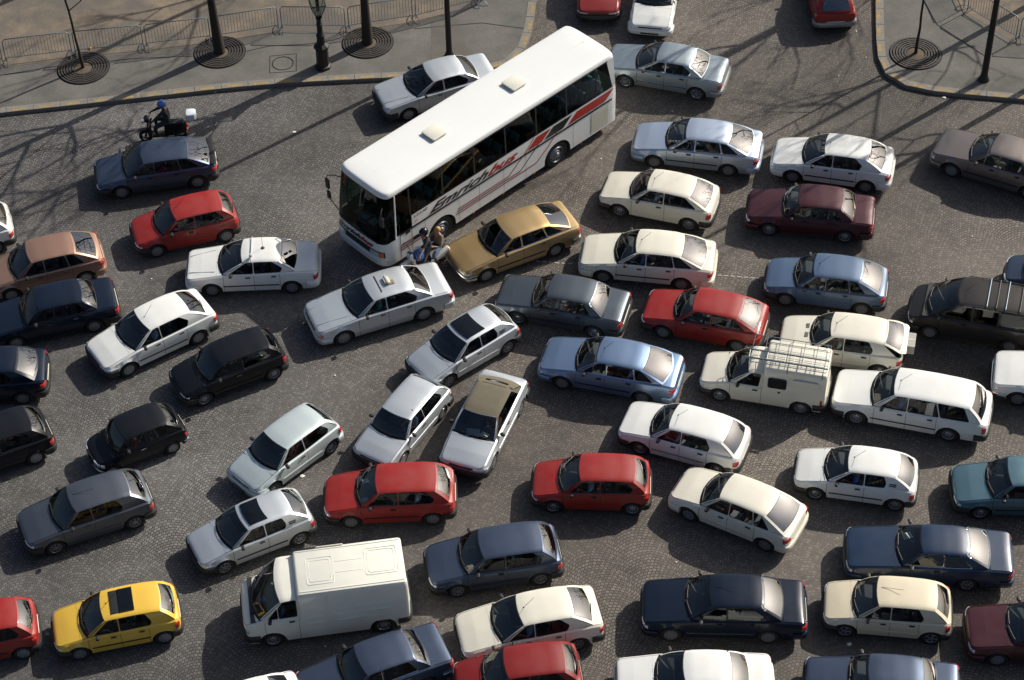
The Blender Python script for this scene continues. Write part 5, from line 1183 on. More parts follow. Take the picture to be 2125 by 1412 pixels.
def front_at(y, z, off=.014):
    c = min(fr, key=lambda c: abs(c[1] - y)); i = fr.index(c); j = i + (1 if (fr[min(i + 1, len(fr) - 1)][1] - y) * (c[1] - y) <= 0 and i + 1 < len(fr) else -1); j = max(0, min(len(fr) - 1, j)); c2 = fr[j]
    t = 0 if abs(c2[1] - c[1]) < 1e-6 else (y - c[1]) / (c2[1] - c[1]); x = c[0] + (c2[0] - c[0]) * t; p = bus_pt((x, y, 'front'), z); return (p[0] - off, p[1], z)
def ff(x, y): return front_at(1.10 - x, 1.14 + y)
o, w = lettering('Emrich', .24, .5, 'bus_black', ff, 'lettering', 1.75, .012)
lettering('bus', .24, .5, 'bus_red', lambda x, y: ff(x + w * .96, y), 'lettering', 1.75, .014)
def front_band(name, y0, y1, z0, z1, key, off, n=14):
    m = MB(); rows = []
    for i in range(n + 1):
        y = y0 + (y1 - y0) * i / n; a, b = front_at(y, z0, off), front_at(y, z1, off); rows.append([(a[0] + off + .03, a[1], z0), a, b, (b[0] + off + .03, b[1], z1)])
    m.grid(rows, key); m.outward((0, 0, (z0 + z1) / 2)); return link(name, m.mesh(name, 40), coach)
front_band('grille', -1.17, 1.17, .80, 1.06, 'black_plastic', .012, 20); front_band('front_bumper', -1.215, 1.215, .46, .72, 'bus_white', .08, 24)
for s in (-1, 1):
    front_band('headlight', *sorted((s * .62, s * 1.0)), .84, 1.02, 'lamp_clear', .03, 4); front_band('indicator_light', *sorted((s * 1.02, s * 1.15)), .84, 1.02, 'lamp_orange', .028, 3)
m = MB(); m.tube([(front_at(0, 1.16)[0], .045, 3.34), (front_at(0, 1.16)[0], .0, 3.30)], .012, 'bus_red', 5)
def em(x, y): return (XF0 + .62 + .22 * y, -.02 - x, 3.475 - .1 * y)
lettering('Y', .22, 0, 'bus_red', lambda x, y: (-4.66 - y, .35 - x, 3.468), 'roof_emblem', 1, .006)
for y0, y1 in ((-.95, -.15), (.05, .95)):
    m = MB(); a, b = front_at(y0, 1.47, .03), front_at(y1, 1.54, .03); m.tube([a, b], .014, 'black_plastic', 5); m.tube([front_at(y0, 1.40, .02), a], .016, 'black_plastic', 5); link('wiper', m.mesh('wiper'), coach)
for s, dy in ((1, .38), (-1, .22)):
    m = MB(); p = Vector(front_at(s * 1.10, 2.95, .0)); q = p + Vector((-.28, s * dy, .0)); m.tube([p, (p + q) / 2 + Vector((0, 0, .06)), q, q + Vector((0, 0, -.15))], .018, 'black_plastic', 6)
    if s > 0: m.tube([q + Vector((0, 0, -.5)), q + Vector((.02, 0, -1.0)), Vector(front_at(s * 1.15, 1.5, 0))], .016, 'black_plastic', 6)
    a = link('mirror_arm', m.mesh('mirror_arm', 40), coach); m = MB(); m.box(q.x - .04, q.x + .05, q.y - .10, q.y + .10, q.z - .55, q.z - .14, 'black_plastic', .03)
    link('mirror', m.mesh('mirror', 40), a)
    if s > 0: m = MB(); m.box(q.x - .02, q.x + .06, q.y - .09, q.y + .09, q.z - 1.02, q.z - .70, 'black_plastic', .03); link('mirror', m.mesh('mirror', 40), a)
for x in (-1.82, 1.88):
    m = MB(); m.box(x - .29, x + .29, -.29, .29, 3.47, 3.53, 'hatch_cream', .02); hh = link('roof_hatch', m.mesh('roof_hatch', 40), coach); m = MB(); m.box(x - .32, x + .32, -.32, .32, 3.52, 3.60, 'hatch_cream', .035); link('hatch_lid', m.mesh('hatch_lid', 40), hh)
for y in (-.62, .62, 0):
    m = MB(); m.box(-4.5, 5.3, y - .01, y + .01, 3.468 + (.018 if y == 0 else .0), 3.484 + (.012 if y == 0 else .004), 'bus_white'); link('roof_seam', m.mesh('roof_seam'), coach)
wm, _ = wheels(.52, .30, 'steel'); rm_ = MB(); R = .33
rm_.lathe([(R, -.12), (R * .92, -.16), (R * .85, -.07), (R * .62, -.09), (R * .5, -.15), (R * .28, -.16), (R * .24, -.20), (.001, -.21)], 'rim_grey', 28, 'y')
for i in range(10): rm_.lathe([(.016, -.17), (.014, -.135)], 'rim_dark', 6, 'y', (R * .42 * cos(2 * pi * i / 10), 0, R * .42 * sin(2 * pi * i / 10)))
for i in range(10): rm_.box(-.028, .028, -.095, -.078, -.022, .022, 'dark_gap', 0, Matrix.Rotation(2 * pi * i / 10, 4, 'Y') @ Matrix.Translation((R * .74, 0, 0)))
rme = rm_.mesh('rim', 40)
for x in (AXF, AXR):
    for s in (-1, 1): w_ = link('wheel', wm, coach, (x, s * 1.06, .52), (0, 0, 0 if s < 0 else pi)); link('rim', rme, w_)
# coach cabin: seats, dashboard, people
sm = MB(); sm.box(-.22, .22, -.45, .45, 0, .12, 'seat_grey', .04); sm.box(-.06, .06, -.45, -.02, 0, .80, 'COACHSEAT', .05, Matrix.Translation((.22, 0, .06)) @ Matrix.Rotation(radians(12), 4, 'Y')); sm.box(-.06, .06, .02, .45, 0, .80, 'COACHSEAT', .05, Matrix.Translation((.22, 0, .06)) @ Matrix.Rotation(radians(12), 4, 'Y'))
hm = MB(); hm.box(-.075, .075, -.42, -.05, .52, .82, 'paper_blue', .03, Matrix.Translation((.22, 0, .06)) @ Matrix.Rotation(radians(12), 4, 'Y')); hm.box(-.075, .075, .05, .42, .52, .82, 'paper_blue', .03, Matrix.Translation((.22, 0, .06)) @ Matrix.Rotation(radians(12), 4, 'Y'))
cs, hc = sm.mesh('passenger_seats', 40), hm.mesh('headrest_cover', 40)
rnd = random.Random(4)
for i in range(11):
    for s in (-1, 1):
        x = -3.35 + i * .80; o = link('passenger_seats', cs, coach, (x, s * .68, 1.50), over={'COACHSEAT': 'coach_seat'}); link('headrest_cover', hc, o)
m = MB(); m.box(-5.05, -4.55, -1.0, 1.0, 1.0, 1.46, 'interior_dark', .06); link('dashboard', m.mesh('dashboard', 40), coach)
for y, k, sx in ((-.1, 'paper', .30), (.30, 'paper_blue', .22), (.62, 'cardboard', .18)):
    m = MB(); m.box(-4.92, -4.92 + sx, y - .14, y + .14, 1.465, 1.48, k); link('road_map', m.mesh('road_map'), coach)
def coach_person(x, y, shirt, hair, label, z=1.52):
    mw = Matrix.Translation(coach.location) @ Matrix.Rotation(BANG, 4, 'Z'); b = bpy.data.objects.new('person', None); col.objects.link(b); b.location = mw @ Vector((x, y, z)); b.rotation_euler = (0, 0, BANG)
    ov = {'SHIRT': shirt, 'LEGS': 'trousers_grey', 'HAIR': hair}; link('body', DRIVER, b, over=ov); link('hair', HAIR, b, over=ov); tag(b, label, 'person', 'people in the coach')
coach_person(-4.30, -.62, 'shirt_white', 'hair_dark', 'coach driver in a white shirt behind the windscreen, near side', 1.30)
coach_person(-4.18, .55, 'shirt_dark', 'hair_dark', 'person in dark clothes seated behind the coach windscreen, far side', 1.30)
shirts = ['shirt_pale', 'shirt_white', 'shirt_dark', 'shirt_green', 'shirt_blue', 'shirt_red', 'shirt_pale', 'shirt_dark', 'shirt_white', 'shirt_dark']
wd = {'shirt_pale': 'pale blue', 'shirt_white': 'white', 'shirt_dark': 'dark', 'shirt_green': 'green', 'shirt_blue': 'blue', 'shirt_red': 'red'}
order = ['first', 'second', 'third', 'fourth', 'fifth', 'sixth', 'seventh', 'eighth', 'ninth', 'tenth']
for i in range(10):
    if i in (6,): continue
    coach_person(-3.33 + i * .80, -.90 if i % 2 else -.88, shirts[i], 'hair_dark' if i % 3 else 'hair_fair', f'coach passenger in a {wd[shirts[i]]} top in the {order[i]} seat row on the lettered side')

# ------------------------------------------------------------------ motorcycles
def moto(loc, ang, kind, label):
    b = bpy.data.objects.new('motorcycle' if kind == 'trail' else 'scooter', None); col.objects.link(b); b.location = (loc.x, loc.y, 0); b.rotation_euler = (0, radians(0), ang)
    tag(b, label, 'motorcycle' if kind == 'trail' else 'scooter')
    r = .33 if kind == 'trail' else .25; wbm = .76 if kind == 'trail' else .62
    for nm, x in (('front_wheel', -wbm), ('rear_wheel', wbm)):
        t = MB(); q_ = 1 if kind == 'trail' else 1.35; t.lathe([(r * (.78 if q_ == 1 else .6), -.045 * q_), (r * .93, -.06 * q_), (r, -.03 * q_), (r, .03 * q_), (r * .93, .06 * q_), (r * (.78 if q_ == 1 else .6), .045 * q_)], 'rubber', 24, 'y'); t.lathe([(r * .80, -.03), (r * .74, 0), (r * .80, .03)], 'rim_grey', 24, 'y')
        o = link('wheel', t.mesh('wheel', 40), b, (x, 0, r)); h = MB()
        h.lathe([(.001, -.06), (.05, -.06), (.05, .06), (.001, .06)], 'rim_grey', 12, 'y')
        for i in range(12): a = 2 * pi * i / 12; h.tube([(.05 * cos(a), 0, .05 * sin(a)), (r * .78 * cos(a), 0, r * .78 * sin(a))], .004, 'rim_grey', 4, False)
        link('rim', h.mesh('rim'), o)
    P_ = lambda nm, m, sm=40: link(nm, m.mesh(nm, sm), b)
    if kind == 'trail':
        m = MB()
        for y in (-.09, .09): m.tube([(-.76, y, .33), (-.52, y, .98)], .022, 'rim_grey', 8)
        P_('fork', m)
        m = MB(); m.grid([[(-.78 + .40 * cos(a) * .95, y, .33 + .40 * sin(a) + (.02 if abs(y) < .05 else 0)) for y in (-.08, -.04, 0, .04, .08)] for a in [radians(t) for t in (35, 60, 85, 110, 135, 160)]], 'moto_white', True); P_('front_mudguard', m)
        m = MB(); m.box(-.66, -.52, -.15, .15, .80, 1.08, 'moto_white', .05, Matrix.Rotation(0, 4, 'Y')); m.box(-.67, -.64, -.10, .10, .86, .98, 'lamp_clear', .01); P_('headlamp_fairing', m)
        m = MB(); rows = []
        for i in range(9):
            t = i / 8; x = -.42 + .52 * t; w = .07 + .13 * sin(pi * min(1, t * 1.1 + .1)); zt_ = .98 - .08 * t + .04 * sin(pi * t)
            rows.append([(x, -w, .68), (x, -w * 1.1, .80), (x, -w * .8, zt_ - .03), (x, 0, zt_), (x, w * .8, zt_ - .03), (x, w * 1.1, .80), (x, w, .68)])
        m.grid(rows, 'moto_blue', True); m.add(rows[0], [tuple(range(7))], 'moto_blue'); m.add(rows[-1], [tuple(range(6, -1, -1))], 'moto_blue'); m.outward((-.16, 0, .8)); P_('fuel_tank', m, 50)
        m = MB(); m.box(.06, .80, -.14, .14, .78, .88, 'black_plastic', .04); P_('saddle', m)
        m = MB(); m.box(-.30, .18, -.16, .16, .28, .62, 'rim_dark', .05); m.lathe([(.10, -.30), (.12, -.26), (.12, .26), (.10, .30)], 'rim_grey', 12, 'y', (-.05, 0, .42)); P_('engine', m)
        m = MB(); m.tube([(-.25, -.14, .40), (-.1, -.18, .26), (.25, -.18, .28), (.45, -.20, .42)], .024, 'chrome', 8); m.tube([(.42, -.20, .42), (.95, -.22, .62)], .055, 'rim_grey', 10); P_('exhaust', m)
        m = MB(); m.tube([(-.46, -.38, 1.10), (-.50, -.18, 1.13), (-.52, 0, 1.06), (-.50, .18, 1.13), (-.46, .38, 1.10)], .014, 'black_plastic', 6); P_('handlebar', m)
        m = MB(); m.box(-.30, .30, -.08, .08, -.08, .10, 'plate_white', .04, Matrix.Translation((.52, -.30, .66)) @ Matrix.Rotation(radians(-22), 4, 'Y')); P_('pannier', m)
        m = MB(); m.box(-.3, -.1, .05, .16, .985, 1.05, 'moto_white', .02); P_('tank_bag', m)
        m = MB(); m.tube([(-.52, 0, .9), (-.2, 0, .55), (.1, 0, .30), (.76, 0, .33)], .03, 'black_plastic', 8); m.tube([(-.1, 0, .75), (.5, 0, .72), (.9, 0, .80)], .03, 'black_plastic', 8); P_('frame', m)
    else:
        m = MB(); rows = []
        for t in range(7):
            z = .30 + .62 * t / 6; w = .20 - .04 * abs(t - 2) / 4; x = -.50 + .12 * t / 6; rows.append([(x + .05, -w, z), (x - .02, -w * .6, z), (x - .05, 0, z), (x - .02, w * .6, z), (x + .05, w, z)])
        m.grid(rows, 'black_paint', True); P_('leg_shield', m, 60)
        m = MB(); m.box(-.42, .20, -.16, .16, .22, .30, 'black_plastic', .03); P_('footboard', m)
        m = MB(); rows = []
        for i in range(8):
            t = i / 7; x = .08 + .78 * t; w = .15 + .06 * sin(pi * t); zt_ = .72 + .04 * sin(pi * t); rows.append([(x, -w, .30 + .12 * t), (x, -w, .55), (x, -w * .7, zt_), (x, 0, zt_ + .02), (x, w * .7, zt_), (x, w, .55), (x, w, .30 + .12 * t)])
        m.grid(rows, 'black_paint', True); m.add(rows[0], [tuple(range(7))], 'black_paint'); m.add(rows[-1], [tuple(range(6, -1, -1))], 'black_paint'); m.outward((.45, 0, .5)); P_('tail_body', m, 50)
        m = MB(); m.box(.05, .78, -.14, .14, .73, .84, 'black_plastic', .04); P_('saddle', m)
        m = MB(); m.tube([(-.62, -.06, .25), (-.45, 0, .95)], .03, 'black_plastic', 8); P_('fork', m)
        m = MB(); m.grid([[(-.62 + .31 * cos(a), y, .25 + .31 * sin(a)) for y in (-.07, 0, .07)] for a in [radians(t) for t in (20, 50, 80, 110, 140, 165)]], 'black_paint', True); P_('front_mudguard', m)
        m = MB(); m.tube([(-.34, -.34, 1.02), (-.42, -.1, 1.04), (-.42, .1, 1.04), (-.34, .34, 1.02)], .016, 'black_plastic', 6); P_('handlebar', m)
        m = MB(); m.box(-.60, -.42, -.14, .14, .90, 1.10, 'black_paint', .05); m.box(-.62, -.59, -.07, .07, .94, 1.04, 'lamp_clear', .01); P_('headlamp', m)
        m = MB(); m.box(-.66, -.56, -.36, -.24, 1.08, 1.20, 'lamp_clear', .02); P_('mirror', m)
        m = MB(); m.box(.90, 1.26, -.20, .20, .92, 1.20, 'moto_white', .05); P_('top_case', m)
        m = MB(); m.tube([(.75, -.1, .80), (1.0, -.1, .92)], .015, 'chrome', 6); m.tube([(.75, .1, .80), (1.0, .1, .92)], .015, 'chrome', 6); P_('rack', m)
        m = MB(); m.box(.86, .93, -.08, .08, .56, .66, 'lamp_red', .02); P_('tail_light', m)
        m = MB(); m.box(.88, .93, -.22, -.14, .52, .60, 'lamp_orange', .02); P_('indicator_light', m)
    return b
def rider(loc, ang, label, hip, sh, handL, handR, footL, footR, shirt, legs, helmet, head=(0, 0), kneeL=None, kneeR=None, helm=True, arms='skin', hair='hair_fair', fat=1.1):
    hip, sh = Vector(hip), Vector(sh); J = dict(pelvis=tuple(hip)); J['belly'] = tuple(hip.lerp(sh, .38)); J['chest'] = tuple(hip.lerp(sh, .78)); nk = sh + Vector((-.03, 0, .08)); J['neck'] = tuple(nk)
    h0 = nk + Vector((-.02 + head[0], head[1], .09)); h1 = h0 + Vector((0, 0, .09)); J['head0'] = tuple(h0); J['head1'] = tuple(h1); J['nose'] = tuple(h0 + Vector((-.095, 0, .03)))
    rad = dict(pelvis=.135, belly=.12, chest=(.115, .15), neck=.05, head0=.074, head1=.084, nose=.015); seg = [['pelvis', 'belly', 'chest', 'neck', 'head0', 'head1'], ['head0', 'nose']]
    for S_, s, hd, ft, kn in (('L', -1, handL, footL, kneeL), ('R', 1, handR, footR, kneeR)):
        a = sh + Vector((0, s * .18, 0)); w = Vector(hd); d_ = w - a; mid = (a + w) / 2; ln = d_.length; bend = sqrt(max(0, .29 ** 2 - (ln / 2) ** 2)); e = mid + Vector((.05, s * .6, -.8)).normalized() * bend
        J['sh' + S_] = tuple(a); J['el' + S_] = tuple(e); J['wr' + S_] = tuple(w); rad['sh' + S_] = .066; rad['el' + S_] = .045; rad['wr' + S_] = .028; seg.append(['chest', 'sh' + S_, 'el' + S_, 'wr' + S_])
        hand_chain(J, rad, seg, S_, 'wr' + S_, J['wr' + S_], (w - e), (0, -s, 0), (0, 0, -1))
        hp = hip + Vector((-.05, s * .10, -.02)); k = Vector(kn) if kn else None; f = Vector(ft)
        if k is None:
            mid = (hp + f) / 2; ln = (f - hp).length; bend = sqrt(max(0, .45 ** 2 - (ln / 2) ** 2)); k = mid + Vector((-.8, s * .35, .5)).normalized() * bend
        J['hi' + S_] = tuple(hp); J['kn' + S_] = tuple(k); J['an' + S_] = tuple(f); J['to' + S_] = tuple(f + Vector((-.15, 0, -.05))); rad['hi' + S_] = .092; rad['kn' + S_] = .062; rad['an' + S_] = .045; rad['to' + S_] = .042
        seg.append(['pelvis', 'hi' + S_, 'kn' + S_, 'an' + S_, 'to' + S_])
    def kf(nb, na, t):
        if nb in ('neck', 'head0', 'head1', 'nose'): return 0
        if nb[:2] in ('pa',) or nb[0] == 'f' or (nb[0] == 't' and nb[:2] != 'to'): return 0
        if nb[:2] == 'wr': return 3
        if nb[:2] == 'to': return 4
        if nb[:2] in ('hi', 'kn', 'an'): return 2
        return 1
    for q_ in ('pelvis', 'belly', 'chest', 'shL', 'shR', 'elL', 'elR', 'hiL', 'hiR', 'knL', 'knR'): rad[q_] = tuple(v * fat for v in rad[q_]) if isinstance(rad[q_], tuple) else rad[q_] * fat
    me = figure('body', J, seg, rad, kf, ['skin', 'SHIRT', 'LEGS', 'SLEEVE', 'SHOE']); b = bpy.data.objects.new('person', None); col.objects.link(b); b.location = (loc.x, loc.y, 0); b.rotation_euler = (0, 0, ang); tag(b, label, 'person')
    link('body', me, b, over={'SHIRT': shirt, 'LEGS': legs, 'SLEEVE': arms, 'SHOE': 'black_plastic'}); c = (h0 + h1) / 2 + Vector((.01, 0, .01)); m = MB()
    if helm:
        rows = []
        for i in range(10):
            ph = radians(2 + i * 14.5); row = []
            for j in range(19):
                a = pi + 2 * pi * j / 18; rr_ = .150 * sin(ph); x, y, z = rr_ * cos(a) * 1.12, rr_ * sin(a) * .95, .160 * cos(ph)
                row.append((c.x + x, c.y + y, c.z + z))
            rows.append(row)
        m.grid(rows, 'HELM', True); m.outward(c); link('helmet', m.mesh('helmet', 70), b, over={'HELM': helmet})
        m = MB(); rows = [[(c.x + .165 * cos(a) * sin(ph) * 1.09, c.y + .165 * sin(a) * sin(ph) * .93, c.z + .155 * cos(ph)) for a in [pi + radians(t) for t in range(-60, 61, 15)]] for ph in (radians(72), radians(88), radians(104))]
        m.grid(rows, 'lamp_dark'); m.outward(c); link('visor', m.mesh('visor', 70), b)
    else:
        rows = [[(c.x + .015 + .10 * sin(ph) * cos(a) * 1.1, c.y + .098 * sin(ph) * sin(a) * 1.05, c.z + .01 + .115 * cos(ph)) for a in [2 * pi * j / 16 for j in range(17)]] for ph in [radians(5 + 15 * i) for i in range(7)]]
        m.grid(rows, 'HAIR', True); link('hair', m.mesh('hair', 80), b, over={'HAIR': hair})
    return b
# rider and pillion squeezed between coach and gold car
fw, rw_ = at(858, 556, .33), at(906, 531, .33); d_ = (rw_ - fw).normalized(); mc = (fw + rw_) / 2; ma = atan2(d_.y, d_.x)
moto(mc, ma, 'trail', 'blue and white trail motorcycle squeezed between the coach and the gold hatchback')
rider(mc, ma, 'rider in a black shirt and black helmet on the blue and white motorcycle', (.18, 0, .96), (.06, 0, 1.46), (-.44, -.40, 1.15), (-.42, .42, 1.16), (.02, -.30, .12), (.02, .28, .12), 'shirt_dark', 'trousers_grey', 'black_paint', kneeL=(-.22, -.24, .62), kneeR=(-.22, .24, .62))
rider(mc, ma, 'fair haired pillion in jeans behind the rider in the black helmet', (.62, 0, .78), (.62, .02, 1.22), (.26, -.20, 1.02), (.26, .22, 1.02), (.30, -.28, .36), (.30, .28, .36), 'seat_beige', 'jeans', 'plate_white', helm=False)
# scooter behind the boxy slate blue hatchback
fs, rs = at(303, 281, .25), at(377, 276, .25); d_ = (rs - fs).normalized(); scp = fs + d_ * .62; sa = atan2(d_.y, d_.x)
moto(scp, sa, 'scooter', 'black scooter with a pale top case behind the boxy slate blue hatchback')
rider(scp, sa, 'scooter rider in dark clothes and a blue helmet', (.26, 0, .92), (.16, 0, 1.42), (-.34, -.32, 1.06), (-.34, .32, 1.06), (-.20, -.16, .36), (-.20, .16, .36), 'shirt_dark', 'shirt_dark', 'moto_blue', arms='shirt_dark', fat=1.3)
mw = Matrix.Translation((scp.x, scp.y, 0)) @ Matrix.Rotation(sa, 4, 'Z')

# ------------------------------------------------------------------ pavements, kerbs
def catm(pts, step):
    """points every `step` metres along a polyline"""
    P = [Vector((p.x, p.y, 0)) for p in pts]; out = [P[0]]; acc = 0; i = 0; cur = P[0]; need = step
    for a, b in zip(P, P[1:]):
        seg_ = (b - a).length; t = 0
        while seg_ - t >= need: t += need; out.append(a + (b - a) * (t / seg_)); need = step
        need -= seg_ - t
    return out
def smooth(P, n=3):
    for _ in range(n):
        Q = [P[0]]
        for a, b in zip(P, P[1:]): Q += [a * .75 + b * .25, a * .25 + b * .75]
        P = Q + [P[-1]]
    return P
KZ = .14
L_edge = [at(*q, KZ) for q in ((-500, 288), (-200, 257), (0, 235), (280, 205), (540, 175), (802, 162), (930, 155), (1034, 144), (1068, 128), (1090, 102), (1104, 66), (1113, 0), (1120, -80), (1124, -200))]
R_edge = [at(*q, KZ) for q in ((1812, -200), (1815, -80), (1817, 0), (1817.8, 74), (1821, 122), (1834, 151), (1856, 167), (1889, 182), (1951, 192), (2029, 198.5), (2125, 206.7), (2300, 222), (2700, 260))]
def pavement(edge, side, back, label):
    e = smooth(edge, 2); pts = catm(e, .98); n = len(pts)
    def off(i, d):
        a, b = pts[max(i - 1, 0)], pts[min(i + 1, n - 1)]; t = (b - a).normalized(); return pts[i] + Vector((-t.y, t.x, 0)) * d * side
    inner = [off(i, .27) for i in range(n)]
    poly = inner + back
    pv = sheet('pavement', poly, KZ, 'pavement_asphalt'); tag(pv, kind='structure')
    for i in range(n - 1):
        a0, a1 = off(i, 0), off(i + 1, 0); b0, b1 = off(i, .30), off(i + 1, .30); g = .006; d_ = (a1 - a0).normalized() * g
        c = (a0 + a1) / 2; m = MB(); h = .15 + ((i * 37) % 5) * .0012
        q = [a0 + d_, a1 - d_, b1 - d_, b0 + d_]; e_ = .015; qi = [p.lerp((q[0] + q[1] + q[2] + q[3]) / 4, e_) for p in q]
        vs = [(p.x, p.y, 0) for p in q] + [(p.x, p.y, h - .012) for p in q] + [(p.x, p.y, h) for p in qi]
        fs = [(k, (k + 1) % 4, 4 + (k + 1) % 4, 4 + k) for k in range(4)] + [(4 + k, 4 + (k + 1) % 4, 8 + (k + 1) % 4, 8 + k) for k in range(4)] + [(8, 9, 10, 11)]
        m.add(vs, fs, 'kerb_granite'); m.outward((c.x, c.y, .05)); o = link('kerb_stone', m.mesh('kerb_stone'), pv)
        k = i % 1
        mm = MB(); f0, f1 = .22, .74; u0, u1 = a0.lerp(a1, f0), a0.lerp(a1, f1); w0, w1 = b0.lerp(b1, f0), b0.lerp(b1, f1); p4 = [u0.lerp(w0, .06), u1.lerp(w1, .06), u1.lerp(w1, .55), u0.lerp(w0, .55)]
        mm.add([(p.x, p.y, h + .004) for p in p4], [(0, 1, 2, 3)], 'yellow_kerb_paint'); mm.outward((c.x, c.y, 0)); link('yellow_mark', mm.mesh('yellow_mark'), o)
    return pv
pvl = pavement(L_edge, 1, [at(1124, -200, KZ) + Vector((0, 200, 0)), Vector((-200, 300, 0)), Vector((-200, 60, 0))], 'l')
pvr = pavement(R_edge, 1, [Vector((200, 60, 0)), Vector((200, 300, 0)), at(1812, -200, KZ) + Vector((0, 200, 0))], 'r')
se = [at(*q, KZ) for q in ((-500, 190), (-200, 163), (0, 140), (156, 124), (303, 110), (441, 94), (582, 64), (721, 70), (860, 50), (925, 30), (1005, -5), (1060, -60), (1075, -160))]
tag(sheet('earth_ground', smooth(se, 1) + [at(1075, -160, KZ) + Vector((0, 200, 0)), Vector((-190, 300, 0)), Vector((-190, 75, 0))], KZ + .004, 'sandy_earth'), kind='structure')
se2 = [at(*q, KZ) for q in ((1955, -200), (1962, -60), (1980, 6), (2010, 30), (2105, 90), (2180, 108), (2400, 130))]
tag(sheet('earth_ground', [Vector((190, 90, 0))] + [Vector((190, 300, 0))] + [at(1955, -200, KZ) + Vector((0, 200, 0))] + smooth(se2, 1), KZ + .004, 'sandy_earth'), kind='structure')
def strip(name, pts, w, m, z, parent=None):
    P = [at(*q, KZ) for q in pts]; mb = MB(); rows = []
    for i, p in enumerate(P):
        t = (P[min(i + 1, len(P) - 1)] - P[max(i - 1, 0)]).normalized(); nn = Vector((-t.y, t.x, 0)) * w / 2; rows.append([(p.x - nn.x, p.y - nn.y, z), (p.x + nn.x, p.y + nn.y, z)])
    mb.grid(rows, m, True); mb.outward((P[0].x, P[0].y, -5)); o = link(name, mb.mesh(name), parent); return o
for pts in (((-60, 166), (0, 157), (110, 139), (280, 122), (420, 116)), ((470, 116), (560, 96), (640, 92), (690, 84), (760, 60)), ((860, 60), (1000, 48), (1105, 62))): strip('asphalt_joint', pts, .035, 'dark_gap', KZ + .006, pvl)
for pts in (((1905, -20), (1945, 52), (2020, 100)), ((1975, -30), (2000, 30), (2040, 56))): strip('asphalt_joint', pts, .04, 'dark_gap', KZ + .008, pvr)
o = sheet('asphalt_patch', [at(*q, KZ) for q in ((895, 45), (945, 38), (985, 140), (895, 160))], KZ + .005, 'asphalt_patch', pvl)
mb = MB(); c = at(587, 132, KZ); mb.lathe([(.40, 0), (.40, .012), (.37, .012), (.37, 0)], 'iron', 28, 'z', (c.x, c.y, KZ)); o = link('manhole_cover', mb.mesh('manhole_cover', 40), pvl)
fr_ = [at(*q, KZ) for q in ((560, 117), (615, 112), (615, 148), (560, 152))]
for a, b in zip(fr_, fr_[1:] + fr_[:1]):
    t = (b - a); mb = MB(); nn = Vector((-t.y, t.x, 0)).normalized() * .012; mb.add([(p.x, p.y, KZ + .007) for p in (a - nn, b - nn, b + nn, a + nn)], [(0, 1, 2, 3)], 'dark_gap'); mb.outward((a.x, a.y, -5)); link('manhole_frame', mb.mesh('manhole_frame'), pvl)
# row of pale setts across the road
mb = MB(); rnd = random.Random(2); a, b = at(925, 528), at(1720, 589); t = (b - a).normalized(); nn = Vector((-t.y, t.x, 0)); k = int((b - a).length / .22)
for i in range(k):
    if rnd.random() < .12: continue
    p = a + t * i * .22; q = [p - nn * .018, p + t * .15 - nn * .018, p + t * .15 + nn * .018, p + nn * .018]; mb.add([(v.x, v.y, .006) for v in q], [(0, 1, 2, 3)], 'cardboard')
o = link('road_line', mb.mesh('road_line')); o['kind'] = 'structure'
# ------------------------------------------------------------------ grates, trees, poles, lamp, barriers
def grate(px, py, label):
    c = at(px, py, KZ); b = bpy.data.objects.new('tree_grate', None); col.objects.link(b); b.location = (c.x, c.y, KZ); tag(b, label, 'tree grate', 'round iron grates round the trees')
    m = MB(); m.lathe([(.985, .006), (.33, .008)], 'dark_gap', 32); m.lathe([(.33, .012), (.2, .03), (.001, .05)], 'soil', 24); link('soil', m.mesh('soil', 40), b)
    for i in range(6):
        r0 = .36 + i * .104; m = MB(); m.lathe([(r0, .005), (r0, .045), (r0 + .058, .045), (r0 + .058, .005)], 'grate_iron', 40); link('ring', m.mesh('ring', 30), b)
    for i in range(8): m = MB(); m.box(.34, .95, -.015, .015, .02, .036, 'grate_iron'); link('rib', m.mesh('rib'), b, (0, 0, 0), (0, 0, i * pi / 4 + .2))
    return c
g1 = grate(173, 142, 'round iron tree grate under the thin leaning sapling at the left'); g2 = grate(455.8, 109, 'round iron tree grate under the left of the two thick trunks'); g3 = grate(763, 89, 'round iron tree grate right of the street lamp'); g4 = grate(1900, 112, 'round iron tree grate on the right hand pavement')
